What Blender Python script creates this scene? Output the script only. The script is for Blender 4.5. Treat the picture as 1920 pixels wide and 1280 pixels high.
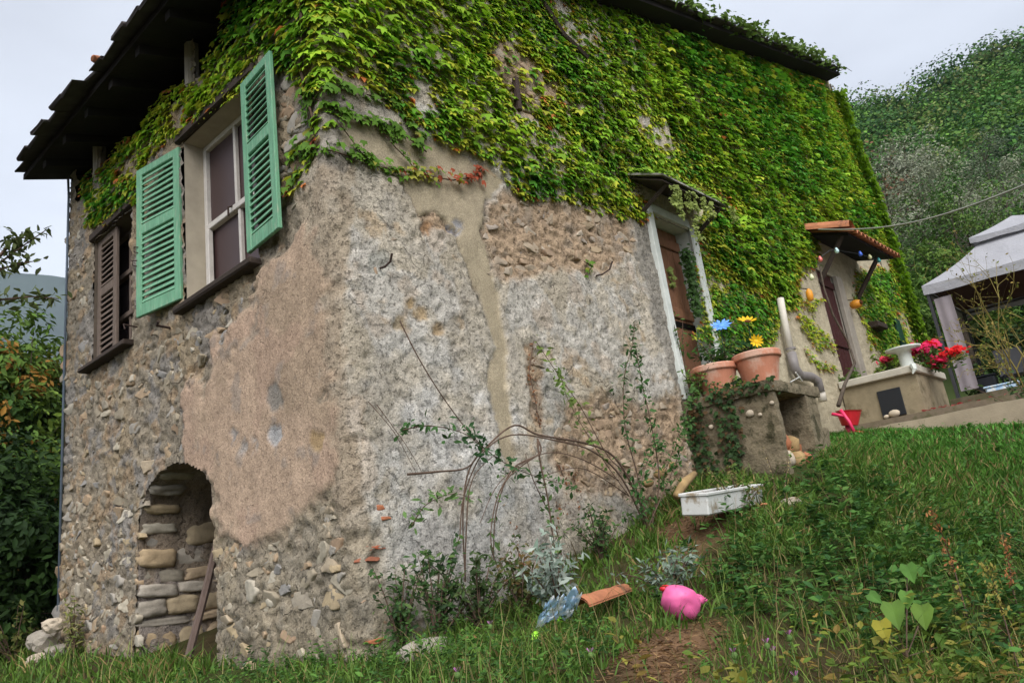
import bpy, bmesh, math, random
import numpy as np
from mathutils import Matrix, Vector
random.seed(7); RNG = np.random.default_rng(11)
SC = bpy.context.scene; COL = SC.collection
for o in list(bpy.data.objects): bpy.data.objects.remove(o)

# ------------------------------------------------------------ camera
EYE = np.array([-2.98102556, -4.01416076, 0.5]); FPX = 1428.344
CM = np.array([[0.6693672, -0.73115735, -0.13174398],
               [0.11310233, 0.2755509, -0.95460964],
               [0.73427203, 0.62408383, 0.26714033]])
cam = bpy.data.cameras.new('camera'); camo = bpy.data.objects.new('camera', cam); COL.objects.link(camo)
R = np.eye(4); R[:3, 0] = CM[0]; R[:3, 1] = -CM[1]; R[:3, 2] = -CM[2]; R[:3, 3] = EYE
camo.matrix_world = Matrix(R.tolist())
cam.sensor_width = 36; cam.lens = FPX / 1920 * 36; cam.clip_start = 0.05; cam.clip_end = 12000
SC.camera = camo

def ray(x, y): return CM.T @ np.array([(x - 960) / FPX, (y - 640) / FPX, 1.0])
def at(x, y, ax, val):
    d = ray(x, y); i = 'xyz'.index(ax); return EYE + d * ((val - EYE[i]) / d[i])
def proj(P):
    q = (np.asarray(P, float) - EYE) @ CM.T
    z = np.where(np.abs(q[..., 2]) < 1e-3, 1e-3, q[..., 2])
    return 960 + FPX * q[..., 0] / z, 640 + FPX * q[..., 1] / z, q[..., 2]

# ------------------------------------------------------------ light
SUN_EL, SUN_AZ = 52, 215   # compass-like: direction to the sun
w = bpy.data.worlds.new('World'); SC.world = w; w.use_nodes = True
nt = w.node_tree; nt.nodes.clear()
N = nt.nodes.new; L = nt.links.new
sky = N('ShaderNodeTexSky'); sky.sky_type = 'NISHITA'; sky.sun_disc = False
to_sun = Vector((-0.58, -0.64, 0.90)).normalized()
sky.sun_elevation = math.asin(to_sun.z); sky.sun_rotation = math.atan2(to_sun.x, to_sun.y)
sky.dust_density = 3; sky.ozone_density = 1.5
tc = N('ShaderNodeTexCoord'); mp = N('ShaderNodeMapping'); mp.inputs['Scale'].default_value = (1, 1, 2.6)
nz = N('ShaderNodeTexNoise'); nz.inputs['Scale'].default_value = 1.5; nz.inputs['Detail'].default_value = 5; nz.inputs['Roughness'].default_value = .5
L(tc.outputs['Generated'], mp.inputs['Vector']); L(mp.outputs['Vector'], nz.inputs['Vector'])
cr = N('ShaderNodeValToRGB'); cr.color_ramp.elements[0].position = .34; cr.color_ramp.elements[1].position = .68
cr.color_ramp.elements[0].color = (3.5, 3.66, 4.0, 1); cr.color_ramp.elements[1].color = (5.05, 5.35, 5.85, 1)
L(nz.outputs['Fac'], cr.inputs['Fac'])
mx = N('ShaderNodeMixRGB'); mx.inputs['Fac'].default_value = .86
L(sky.outputs['Color'], mx.inputs[1]); L(cr.outputs['Color'], mx.inputs[2])
bg = N('ShaderNodeBackground'); bg.inputs['Strength'].default_value = .1
ou = N('ShaderNodeOutputWorld'); L(mx.outputs['Color'], bg.inputs['Color']); L(bg.outputs['Background'], ou.inputs['Surface'])
sl = bpy.data.lights.new('sun', 'SUN'); sl.energy = 2.2; sl.angle = math.radians(60); sl.color = (1, .975, .945)
so = bpy.data.objects.new('sun', sl); COL.objects.link(so)
so.rotation_euler = (-to_sun).to_track_quat('-Z', 'Y').to_euler()
SC.view_settings.view_transform = 'Standard'; SC.view_settings.look = 'None'
SC.view_settings.exposure = 1.15; SC.view_settings.gamma = 1; SC.view_settings.use_curve_mapping = False

# ------------------------------------------------------------ helpers
def s2l(*c):
    if len(c) == 1: c = c[0]
    return tuple(((v / 255) / 12.92 if v <= 10 else (((v / 255) + .055) / 1.055) ** 2.4) for v in c)
def A(*v): return np.array(v, float)

def _hash(ix, iy, iz, seed):
    h = (ix.astype(np.int64) * 374761393 + iy.astype(np.int64) * 668265263 + iz.astype(np.int64) * 2147483647 + seed * 974634777) & 0xffffffff
    h = ((h ^ (h >> 13)) * 1274126177) & 0xffffffff
    h = (h ^ (h >> 16)) & 0xffffffff
    return h / 4294967295.0
def vn(x, y, seed=0, z=None):
    x = np.asarray(x, float); y = np.asarray(y, float)
    z = np.zeros_like(x) if z is None else np.asarray(z, float)
    ix, iy, iz = np.floor(x), np.floor(y), np.floor(z); fx, fy, fz = x - ix, y - iy, z - iz
    ux, uy, uz = fx * fx * (3 - 2 * fx), fy * fy * (3 - 2 * fy), fz * fz * (3 - 2 * fz)
    r = 0
    for dz in (0, 1):
        for dy in (0, 1):
            for dx in (0, 1):
                r = r + _hash(ix + dx, iy + dy, iz + dz, seed) * (ux if dx else 1 - ux) * (uy if dy else 1 - uy) * (uz if dz else 1 - uz)
    return r * 2 - 1
def fbm(x, y, sc=1, o=4, seed=0, z=None):
    r, a, t = 0, 1, 0
    for k in range(o):
        r = r + a * vn(x * sc, y * sc, seed + k * 17, None if z is None else z * sc); t += a; a *= .5; sc *= 2.03
    return r / t
def sdf(poly, X, Y):
    """signed distance in photograph units, positive inside"""
    p = np.array(poly, float); X = np.asarray(X, float); Y = np.asarray(Y, float)
    d = np.full(X.shape, 1e9); ins = np.zeros(X.shape, bool)
    for i in range(len(p)):
        ax, ay = p[i]; bx, by = p[(i + 1) % len(p)]
        ex, ey = bx - ax, by - ay; wx, wy = X - ax, Y - ay
        t = np.clip((wx * ex + wy * ey) / (ex * ex + ey * ey + 1e-9), 0, 1)
        d = np.minimum(d, (wx - ex * t) ** 2 + (wy - ey * t) ** 2)
        c = ((ay > Y) != (by > Y))
        with np.errstate(divide='ignore', invalid='ignore'):
            xx = (bx - ax) * (Y - ay) / (by - ay if by != ay else 1e-9) + ax
        ins ^= c & (X < xx)
    d = np.sqrt(d); return np.where(ins, d, -d)
def sm(v, a, b):
    t = np.clip((v - a) / (b - a), 0, 1); return t * t * (3 - 2 * t)

# ---- object helpers
def link(o, parent=None):
    COL.objects.link(o)
    if parent is not None:
        o.parent = parent
    return o
def setprops(o, label=None, cat=None, group=None, kind=None):
    if label: o['label'] = label
    if cat: o['category'] = cat
    if group: o['group'] = group
    if kind: o['kind'] = kind
    return o
def thing(name, loc, label, cat, group=None, kind=None):
    o = bpy.data.objects.new(name, None); o.empty_display_size = .1; o.location = tuple(loc)
    link(o); return setprops(o, label, cat, group, kind)
def npmesh(name, V, F, mat, parent=None, col=None, smooth=False, loc=None):
    """V (n,3), F (m,k) constant-size faces or list; vertices given in world space; stored relative to the parent"""
    V = np.asarray(V, float)
    off = np.zeros(3)
    if parent is not None: off = np.array(parent_origin(parent))
    if loc is not None: off = np.array(loc, float)
    me = bpy.data.meshes.new(name)
    V = V - off
    if isinstance(F, np.ndarray):
        k = F.shape[1]; m = len(F)
        me.vertices.add(len(V)); me.vertices.foreach_set('co', V.astype(np.float32).ravel())
        me.loops.add(m * k); me.loops.foreach_set('vertex_index', F.astype(np.int32).ravel())
        me.polygons.add(m); me.polygons.foreach_set('loop_start', np.arange(0, m * k, k, dtype=np.int32))
        me.polygons.foreach_set('loop_total', np.full(m, k, dtype=np.int32))
        me.update(calc_edges=True)
    else:
        me.from_pydata(V.tolist(), [], F)
    if col is not None:
        a = me.color_attributes.new('Col', 'FLOAT_COLOR', 'POINT')
        c = np.ones((len(V), 4), np.float32); col = np.asarray(col); c[:, :col.shape[-1]] = col
        a.data.foreach_set('color', c.ravel())
    if smooth: me.polygons.foreach_set('use_smooth', np.ones(len(me.polygons), bool))
    me.materials.append(mat)
    o = bpy.data.objects.new(name, me)
    if parent is not None: link(o, parent)
    else:
        link(o)
        if loc is not None: o.location = tuple(loc)
    return o
def parent_origin(p):
    v = Vector((0, 0, 0))
    while p is not None:
        v = v + p.location; p = p.parent
    return tuple(v)

class MB:
    """collects shapes in world space, then becomes one mesh object"""
    def __init__(s): s.v = []; s.f = []; s.c = []; s.col = (1, 1, 1)
    def add(s, V, F):
        n = len(s.v); s.v += [tuple(map(float, p)) for p in V]; s.f += [tuple(i + n for i in f) for f in F]
        s.c += [s.col] * len(V); return s
    def box(s, c, size, rz=0, M=None, bev=0.0, jit=0.0):
        hx, hy, hz = [v / 2 for v in size]; b = min(bev, hx * .9, hy * .9, hz * .9)
        if b > 0:
            V = []; 
            for sx in (-1, 1):
                for sy in (-1, 1):
                    for sz in (-1, 1):
                        V += [(sx * hx, sy * (hy - b), sz * (hz - b)), (sx * (hx - b), sy * hy, sz * (hz - b)), (sx * (hx - b), sy * (hy - b), sz * hz)]
            bm = bmesh.new()
            for p in V: bm.verts.new(p)
            bmesh.ops.convex_hull(bm, input=bm.verts); bm.verts.index_update()
            bmesh.ops.dissolve_limit(bm, angle_limit=.02, verts=bm.verts, edges=bm.edges); bm.verts.index_update()
            V = [tuple(v.co) for v in bm.verts]; F = [tuple(v.index for v in f.verts) for f in bm.faces]; bm.free()
        else:
            V = [(x * hx, y * hy, z * hz) for x in (-1, 1) for y in (-1, 1) for z in (-1, 1)]
            F = [(0, 1, 3, 2), (4, 6, 7, 5), (0, 4, 5, 1), (2, 3, 7, 6), (0, 2, 6, 4), (1, 5, 7, 3)]
        if jit: V = [tuple(q + random.uniform(-jit, jit) for q in p) for p in V]
        m = Matrix.Rotation(rz, 3, 'Z') if M is None else M
        V = [tuple(m @ Vector(p) + Vector([float(q) for q in c])) for p in V]
        return s.add(V, F)
    def tube(s, pts, r, n=6, cap=True):
        pts = [Vector([float(q) for q in p]) for p in pts]; rs = r if hasattr(r, '__len__') else [r] * len(pts)
        V = []; F = []; up = Vector((0, 0, 1)); prev = None
        for i, p in enumerate(pts):
            t = (pts[min(i + 1, len(pts) - 1)] - pts[max(i - 1, 0)]).normalized()
            if prev is None: a = t.cross(up if abs(t.z) < .9 else Vector((1, 0, 0))).normalized()
            else: a = (prev - t * prev.dot(t)).normalized()
            prev = a; b = t.cross(a)
            for k in range(n):
                q = 2 * math.pi * k / n; V.append(p + (a * math.cos(q) + b * math.sin(q)) * rs[i])
        for i in range(len(pts) - 1):
            for k in range(n): F.append((i * n + k, i * n + (k + 1) % n, (i + 1) * n + (k + 1) % n, (i + 1) * n + k))
        if cap: F.append(tuple(range(n - 1, -1, -1))); F.append(tuple((len(pts) - 1) * n + k for k in range(n)))
        return s.add(V, F)
    def lathe(s, c, prof, n=28, M=None, cap0=True, cap1=False):
        V = []; F = []; c = Vector([float(q) for q in c])
        for r, z in prof:
            for k in range(n):
                q = 2 * math.pi * k / n; p = Vector((r * math.cos(q), r * math.sin(q), z))
                if M is not None: p = M @ p
                V.append(p + c)
        for i in range(len(prof) - 1):
            for k in range(n): F.append((i * n + k, i * n + (k + 1) % n, (i + 1) * n + (k + 1) % n, (i + 1) * n + k))
        if cap0: F.append(tuple(range(n - 1, -1, -1)))
        if cap1: F.append(tuple((len(prof) - 1) * n + k for k in range(n)))
        return s.add(V, F)
    def blob(s, c, rad, M=None, seed=0, amp=.15, n=2, flat=None):
        bm = bmesh.new(); bmesh.ops.create_icosphere(bm, subdivisions=n, radius=1)
        V = np.array([v.co[:] for v in bm.verts]); F = [tuple(v.index for v in f.verts) for f in bm.faces]; bm.free()
        d = 1 + amp * fbm(V[:, 0] + seed * 7.3, V[:, 1] + seed * 3.1, 1.4, 3, seed, V[:, 2])
        V = V * d[:, None] * np.array(rad)
        if M is not None: V = V @ np.array(M.to_3x3()).T
        return s.add(V + np.array(c, float), F)
    def rock(s, c, size, M=None, seed=0, amp=.12, p=4.0):
        bm = bmesh.new(); bmesh.ops.create_icosphere(bm, subdivisions=3, radius=1)
        V = np.array([v.co[:] for v in bm.verts]); F = [tuple(v.index for v in f.verts) for f in bm.faces]; bm.free()
        V = V / (np.abs(V) ** p).sum(1, keepdims=True) ** (1 / p)
        V = V * (1 + amp * .6 * fbm(V[:, 0] + seed * 5.3, V[:, 1], 1.6, 5, seed, V[:, 2]) + amp * .35 * fbm(V[:, 0] * 2 + seed, V[:, 1], 3.5, 2, seed, V[:, 2]))[:, None] * np.array(size) / 2
        if M is not None: V = V @ np.array(M.to_3x3()).T
        return s.add(V + np.array(c, float), F)
    def build(s, name, mat, parent=None, smooth=False, usecol=False):
        return npmesh(name, np.array(s.v), s.f, mat, parent, col=np.array(s.c) if usecol else None, smooth=smooth)

# ---- materials
def material(name, col=(.5, .5, .5), rough=.85, var=.2, sc=12, bump=.3, bsc=60, attr=False, transl=0, metal=0, spec=.3, streak=None, col2=None, c2sc=3, c2th=.55, bdist=.01):
    m = bpy.data.materials.new(name); m.use_nodes = True; t = m.node_tree; t.nodes.clear()
    n = t.nodes.new; l = t.links.new
    out = n('ShaderNodeOutputMaterial'); p = n('ShaderNodeBsdfPrincipled')
    p.inputs['Roughness'].default_value = rough; p.inputs['Metallic'].default_value = metal
    p.inputs['Specular IOR Level'].default_value = spec
    co = n('ShaderNodeTexCoord'); mp = n('ShaderNodeMapping'); l(co.outputs['Object'], mp.inputs['Vector'])
    if streak: mp.inputs['Scale'].default_value = streak
    if attr:
        a = n('ShaderNodeAttribute'); a.attribute_name = 'Col'; src = a.outputs['Color']
    else:
        a = n('ShaderNodeRGB'); a.outputs[0].default_value = (*col, 1); src = a.outputs[0]
    if col2 is not None:
        z = n('ShaderNodeTexNoise'); z.inputs['Scale'].default_value = c2sc; z.inputs['Detail'].default_value = 8; z.inputs['Roughness'].default_value = .65
        l(mp.outputs['Vector'], z.inputs['Vector'])
        r = n('ShaderNodeMapRange'); r.inputs['From Min'].default_value = c2th - .05; r.inputs['From Max'].default_value = c2th + .07
        l(z.outputs['Fac'], r.inputs['Value'])
        mm = n('ShaderNodeMixRGB'); l(r.outputs['Result'], mm.inputs[0]); l(src, mm.inputs[1]); mm.inputs[2].default_value = (*col2, 1); src = mm.outputs[0]
    z = n('ShaderNodeTexNoise'); z.inputs['Scale'].default_value = sc; z.inputs['Detail'].default_value = 7; z.inputs['Roughness'].default_value = .62
    l(mp.outputs['Vector'], z.inputs['Vector'])
    r = n('ShaderNodeMapRange'); r.inputs['From Min'].default_value = .3; r.inputs['From Max'].default_value = .7
    r.inputs['To Min'].default_value = 1 - var; r.inputs['To Max'].default_value = 1 + var; l(z.outputs['Fac'], r.inputs['Value'])
    mu = n('ShaderNodeVectorMath'); mu.operation = 'SCALE'; l(src, mu.inputs[0]); l(r.outputs['Result'], mu.inputs['Scale'])
    l(mu.outputs[0], p.inputs['Base Color'])
    if bump:
        b = n('ShaderNodeTexNoise'); b.inputs['Scale'].default_value = bsc; b.inputs['Detail'].default_value = 6; b.inputs['Roughness'].default_value = .7
        l(mp.outputs['Vector'], b.inputs['Vector'])
        bb = n('ShaderNodeBump'); bb.inputs['Strength'].default_value = bump; bb.inputs['Distance'].default_value = bdist
        l(b.outputs['Fac'], bb.inputs['Height']); l(bb.outputs['Normal'], p.inputs['Normal'])
    fin = p.outputs[0]
    if transl:
        tr = n('ShaderNodeBsdfTranslucent'); l(mu.outputs[0], tr.inputs['Color']); ms = n('ShaderNodeMixShader'); ms.inputs[0].default_value = transl
        l(p.outputs[0], ms.inputs[1]); l(tr.outputs[0], ms.inputs[2]); fin = ms.outputs[0]
    l(fin, out.inputs['Surface']); return m
M = {}
def wall_material():
    m = material('wall_plaster', attr=True, rough=.93, var=.16, sc=7, bump=.55, bsc=55, bdist=.012, spec=.15)
    t = m.node_tree; n = t.nodes.new; l = t.links.new
    p = [x for x in t.nodes if x.type == 'BSDF_PRINCIPLED'][0]
    src = p.inputs['Base Color'].links[0].from_socket
    co = n('ShaderNodeTexCoord')
    # grit: small dark pits and pale grains
    v = n('ShaderNodeTexNoise'); v.inputs['Scale'].default_value = 95; v.inputs['Detail'].default_value = 3; l(co.outputs['Object'], v.inputs['Vector'])
    r = n('ShaderNodeMapRange'); r.inputs['From Min'].default_value = .35; r.inputs['From Max'].default_value = .65
    r.inputs['To Min'].default_value = .76; r.inputs['To Max'].default_value = 1.2; l(v.outputs['Fac'], r.inputs['Value'])
    u = n('ShaderNodeVectorMath'); u.operation = 'SCALE'; l(src, u.inputs[0]); l(r.outputs['Result'], u.inputs['Scale'])
    an = [x for x in t.nodes if x.type == 'ATTRIBUTE'][0]
    def mult(src, fac_out):
        g_ = n('ShaderNodeMix'); g_.data_type = 'FLOAT'; l(an.outputs['Alpha'], g_.inputs[0]); g_.inputs[2].default_value = 1; l(fac_out, g_.inputs[3]); fac_out = g_.outputs[0]
        q = n('ShaderNodeVectorMath'); q.operation = 'SCALE'; l(src, q.inputs[0]); l(fac_out, q.inputs['Scale']); return q.outputs[0]
    def rng_(inp, a, b, c, d):
        q = n('ShaderNodeMapRange'); q.inputs['From Min'].default_value = a; q.inputs['From Max'].default_value = b; q.inputs['To Min'].default_value = c; q.inputs['To Max'].default_value = d; l(inp, q.inputs['Value']); return q.outputs['Result']
    def noise(sc, det=4, rg=.6, vec=None, dist=0):
        q = n('ShaderNodeTexNoise'); q.inputs['Scale'].default_value = sc; q.inputs['Detail'].default_value = det; q.inputs['Roughness'].default_value = rg; q.inputs['Distortion'].default_value = dist
        l(vec or co.outputs['Object'], q.inputs['Vector']); return q.outputs['Fac']
    col_ = u.outputs[0]
    n38 = noise(30, 5, .7); pits = rng_(n38, .36, .44, 0, 1); col_ = mult(col_, rng_(n38, .34, .41, .72, 1.0))
    chips = noise(17, 6, .75); col_ = mult(col_, rng_(chips, .60, .66, 1.0, 1.22))
    stv = n('ShaderNodeMapping'); stv.inputs['Scale'].default_value = (4, 4, .6); l(co.outputs['Object'], stv.inputs['Vector'])
    col_ = mult(col_, rng_(noise(1.6, 6, .65, stv.outputs['Vector']), .35, .65, .86, 1.12))
    # hairline fissures
    dv = n('ShaderNodeTexNoise'); dv.inputs['Scale'].default_value = 5; dv.inputs['Detail'].default_value = 5; l(co.outputs['Object'], dv.inputs['Vector'])
    ad = n('ShaderNodeVectorMath'); ad.operation = 'MULTIPLY_ADD'; l(dv.outputs['Color'], ad.inputs[0]); ad.inputs[1].default_value = (.35, .35, .35); l(co.outputs['Object'], ad.inputs[2])
    vo = n('ShaderNodeTexVoronoi'); vo.feature = 'DISTANCE_TO_EDGE'; vo.inputs['Scale'].default_value = 1.7; l(ad.outputs[0], vo.inputs['Vector'])
    ln = rng_(vo.outputs['Distance'], .0, .012, 0, 1); mk = rng_(noise(1.9, 3), .55, .60, 0, 1)
    inv = n('ShaderNodeMath'); inv.operation = 'SUBTRACT'; inv.inputs[0].default_value = 1; l(mk, inv.inputs[1])
    mxm = n('ShaderNodeMath'); mxm.operation = 'MAXIMUM'; l(ln, mxm.inputs[0]); l(inv.outputs[0], mxm.inputs[1])
    col_ = mult(col_, rng_(mxm.outputs[0], 0, 1, .5, 1)); l(col_, p.inputs['Base Color'])
    bmp = p.inputs['Normal'].links[0].from_node; nb = n('ShaderNodeBump'); nb.inputs['Strength'].default_value = 1.0; l(an.outputs['Alpha'], nb.inputs['Strength']); nb.inputs['Distance'].default_value = .012
    sm_ = n('ShaderNodeMath'); sm_.operation = 'ADD'; l(pits, sm_.inputs[0]); l(mxm.outputs[0], sm_.inputs[1]); sm2 = n('ShaderNodeMath'); sm2.operation = 'MULTIPLY_ADD'; l(chips, sm2.inputs[0]); sm2.inputs[1].default_value = 2.2; l(sm_.outputs[0], sm2.inputs[2])
    l(sm2.outputs[0], nb.inputs['Height']); l(bmp.outputs['Normal'], nb.inputs['Normal']); l(nb.outputs['Normal'], p.inputs['Normal'])
    return m
M['wall'] = wall_material()
M['stone'] = material('field_stone', attr=True, rough=.9, var=.22, sc=14, bump=.6, bsc=45, spec=.2)
M['leaf'] = material('vine_leaf', attr=True, rough=.62, var=.12, sc=4, bump=0, transl=.3, spec=.2)
M['grass'] = material('grass_blade', attr=True, rough=.6, var=.12, sc=3, bump=0, transl=.25, spec=.25)
M['needle'] = material('tree_foliage', attr=True, rough=.7, var=.15, sc=.5, bump=0, transl=.2, spec=.2)
M['twig'] = material('twig_bark', s2l(92, 74, 62), rough=.9, var=.3, sc=30, bump=.3)
M['bark'] = material('tree_bark', s2l(80, 70, 60), rough=.95, var=.35, sc=12, bump=.8, bsc=25)
M['green_paint'] = material('weathered_green_paint', s2l(106, 156, 124), rough=.75, var=.22, sc=5, bump=.35, bsc=40, streak=(6, 6, 1), col2=s2l(140, 156, 132), c2sc=10, c2th=.6)
M['grey_wood'] = material('bare_grey_shutter_wood', s2l(112, 98, 88), rough=.9, var=.3, sc=8, bump=.5, bsc=40, streak=(8, 8, 1))
M['white_paint'] = material('flaking_white_paint', s2l(196, 190, 182), rough=.7, var=.12, sc=9, bump=.3, bsc=40, col2=s2l(150, 125, 105), c2sc=12, c2th=.68)
M['fresh_white'] = material('white_masonry_paint', s2l(198, 202, 196), rough=.8, var=.12, sc=10, bump=.25, bsc=60)
M['pane'] = material('curtained_glass', s2l(66, 48, 47), rough=.45, var=.12, sc=25, bump=0, streak=(1, 18, 1), spec=.5)
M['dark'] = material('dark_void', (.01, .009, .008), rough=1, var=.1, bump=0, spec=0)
M['inner'] = material('inner_plaster', s2l(95, 85, 74), rough=.95, var=.2, sc=4)
M['old_wood'] = material('old_dark_wood', s2l(62, 52, 45), rough=.9, var=.35, sc=10, bump=.6, bsc=30, streak=(1, 7, 7))
M['roofwood'] = material('shade_dark_roof_boards', s2l(30, 25, 23), rough=.95, var=.3, sc=6, bump=.6, bsc=25)  # shade under the roof is put into this near-black wood colour
M['roof_tile'] = material('dark_roof_slate', s2l(58, 52, 50), rough=.9, var=.3, sc=8, bump=.7, bsc=25)
M['door_wood'] = material('brown_door_planks', s2l(124, 86, 62), rough=.75, var=.28, sc=7, bump=.5, bsc=35, streak=(9, 9, 1))
M['red_door'] = material('dark_red_door', s2l(62, 26, 25), rough=.6, var=.2, sc=7, bump=.3, streak=(9, 9, 1))
M['grey_plaster'] = material('grey_cement', s2l(150, 142, 130), rough=.95, var=.16, sc=6, bump=.5, bsc=60)
M['concrete'] = material('mossy_concrete', s2l(132, 120, 98), rough=.95, var=.38, sc=7, bump=1, bsc=22, col2=s2l(64, 60, 42), c2sc=7, c2th=.54, bdist=.03)
M['step'] = material('worn_concrete_step', s2l(162, 148, 126), rough=.95, var=.2, sc=3, bump=.5, bsc=40)
M['planter_conc'] = material('planter_render', s2l(140, 128, 104), rough=.95, var=.2, sc=4, bump=.5, bsc=40, col2=s2l(98, 88, 66), c2sc=2.2, c2th=.6)
M['cap'] = material('pale_coping', s2l(178, 172, 158), rough=.9, var=.12, sc=6, bump=.3)
M['terracotta'] = material('terracotta', s2l(186, 124, 98), rough=.85, var=.14, sc=5, bump=.2, bsc=80, col2=s2l(196, 158, 138), c2sc=4, c2th=.5)
M['tile'] = material('terracotta_roof_tile', s2l(172, 112, 80), rough=.88, var=.25, sc=7, bump=.4, bsc=40, col2=s2l(84, 62, 50), c2sc=5, c2th=.57)
M['soil'] = material('brown_soil', s2l(96, 72, 54), rough=1, var=.35, sc=8, bump=.9, bsc=30, bdist=.02)
M['iron'] = material('rusty_iron', s2l(58, 44, 38), rough=.8, var=.3, sc=20, bump=.3)
M['pipe'] = material('weathered_pvc_pipe', s2l(204, 196, 184), rough=.6, var=.08, sc=6, bump=.15)
M['greypipe'] = material('grey_pvc_elbow', s2l(128, 122, 120), rough=.5, var=.12, sc=8, bump=.1)
M['bluepipe'] = material('blue_grey_pipe', s2l(104, 116, 130), rough=.5, var=.15, sc=6, bump=.1)
M['canvas'] = material('white_canvas', s2l(166, 166, 172), rough=.85, var=.09, sc=1.5, bump=.5, bsc=3, transl=.12, bdist=.08)
M['canvas_dark'] = material('dark_canopy_underside', s2l(70, 52, 46), rough=.9, var=.1, bump=0)
M['metal'] = material('dark_metal', s2l(52, 52, 56), rough=.5, var=.1, bump=0, spec=.5)
M['panel'] = material('grey_fabric_panel', s2l(140, 132, 136), rough=.85, var=.1, sc=3, bump=.1)
M['white_plastic'] = material('dirty_white_plastic', s2l(202, 202, 198), rough=.55, var=.1, sc=8, bump=.15, col2=s2l(140, 126, 106), c2sc=8, c2th=.58)
M['pink'] = material('pink_rubber', s2l(222, 100, 154), rough=.42, var=.1, sc=9, bump=.08, spec=.45, col2=s2l(176, 92, 104), c2sc=11, c2th=.64)
M['magenta'] = material('magenta_plastic', s2l(222, 46, 96), rough=.4, var=.06, bump=0, spec=.5)
M['red_plastic'] = material('red_plastic', s2l(205, 40, 50), rough=.45, var=.1, bump=0, spec=.5)
M['blue_plastic'] = material('blue_plastic', s2l(96, 150, 245), rough=.5, var=.1, bump=0)
M['navy'] = material('navy_plastic', s2l(40, 52, 110), rough=.5, var=.1, bump=0)
M['yellow'] = material('yellow_petal', s2l(235, 190, 30), rough=.6, var=.12, sc=20, bump=0, transl=.2)
M['orange'] = material('orange_lantern', s2l(225, 150, 50), rough=.45, var=.1, bump=0)
M['brown'] = material('brown_seed_head', s2l(86, 52, 22), rough=.9, var=.3, sc=60, bump=.5)
M['dgreen'] = material('dark_green_plastic', s2l(30, 66, 52), rough=.5, var=.1, bump=0)
M['petal'] = material('geranium_petal', attr=True, rough=.6, var=.1, bump=0, transl=.25)
M['bag'] = material('printed_bag', s2l(170, 208, 242), rough=.35, var=.1, sc=6, bump=.3, bsc=15, col2=s2l(235, 240, 240), c2sc=13, c2th=.5, spec=.5)
M['lime'] = material('lime_plastic', s2l(150, 220, 50), rough=.4, var=.1, bump=0, spec=.5)
M['cable'] = material('pale_cable', s2l(150, 150, 142), rough=.6, var=.1, bump=0)
M['rockpale'] = material('pale_rock', s2l(186, 172, 152), rough=.9, var=.2, sc=7, bump=.6, bsc=30)
M['drift'] = material('ochre_driftwood', s2l(158, 132, 92), rough=.95, bump=.6, var=.25)
M['slab'] = material('mossy_step', s2l(116, 104, 88), rough=.95, var=.3, sc=3, bump=.6, bsc=30, col2=s2l(84, 80, 58), c2sc=3, c2th=.55)
M['flat_black'] = material('black_hatch_and_shade', s2l(34, 36, 40), rough=.5, var=.1, bump=0)

# ------------------------------------------------------------ ground
GP = np.array([(0,0,0),(.58,-1,0),(1.1,-1.55,0),(2.06,-1.5,.12),(3.14,-1.5,.36),(2.9,-.8,.52),(3.94,-.8,.72),(4.4,-1,.95),(5.9,-1.05,1.12),
 (3.3,0,.65),(1.5,0,.25),(5,-2.6,.1),(8,-2.4,.85),(11.8,-1.87,1.5),(9,-.3,1.5),(9,-1.5,1.5),(7.6,-2.5,1.2),(6.3,-2.7,.75),(9,-3,1.5),(9.2,-5,1.5),(7.6,-1.2,1.32),(1.1,-3.1,-.45),(-.3,-1.5,-.05),(-3,-4,-1.1),(0,2,0),(-1,3,-.1),
 (0,5.2,.2),(-1.5,1,-.25),(.5,-2.5,-.25),(-1,-3,-.5),(3,-4,-.6),(8,-5,0),(15,-3,1.6),(20,-8,1),(-6,0,-1.3),(-5,10,-1.2),(-12,15,-4),(20,2,2.6),
 (30,0,4),(10,6,2),(4,8,.6),(-30,-20,-9),(60,-40,3),(60,30,10),(-60,60,-25),(-60,-60,-22),(0,60,-6),(30,-50,-4),(14,.5,1.7),(17,-1,1.9)], float)
def _tps(P):
    n = len(P); d = np.hypot(P[:, None, 0] - P[None, :, 0], P[:, None, 1] - P[None, :, 1])
    K = d ** 2 * np.log(d + 1e-9) + 0.12 * np.eye(n); Q = np.c_[np.ones(n), P[:, :2]]
    Am = np.block([[K, Q], [Q.T, np.zeros((3, 3))]]); return np.linalg.solve(Am, np.r_[P[:, 2], 0, 0, 0])
_W = _tps(GP)
def gz(x, y):
    x = np.clip(np.asarray(x, float), -60, 60); y = np.clip(np.asarray(y, float), -60, 60); r = _W[-3] + _W[-2] * x + _W[-1] * y
    for i, p in enumerate(GP):
        d = np.hypot(x - p[0], y - p[1]); r = r + _W[i] * d * d * np.log(d + 1e-9)
    return r
def gzn(x, y):
    return gz(x, y) + .035 * fbm(np.asarray(x, float), np.asarray(y, float), 1.7, 4, 5)
def axis(lo, hi, c, a, n):
    t = np.linspace(-1, 1, n); k = 6.0; s = np.sinh(k * t) / np.sinh(k)
    return np.where(s < 0, c + (c - lo) * s, c + (hi - c) * s)
gx = axis(-2500, 2500, 1.5, 0, 360); gy = axis(-2500, 3000, -1.5, 0, 360)
X, Y = np.meshgrid(gx, gy, indexing='ij'); Z = gzn(X, Y)
far = sm(np.hypot(X, Y), 60, 900); Z = Z * (1 - far) + (-60) * far * (np.hypot(X, Y) > 60)
def gridfaces(a, b):
    i, j = np.meshgrid(np.arange(a - 1), np.arange(b - 1), indexing='ij'); q = (i * b + j).ravel()
    return np.c_[q, q + b, q + b + 1, q + 1]
V = np.c_[X.ravel(), Y.ravel(), Z.ravel()]
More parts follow.
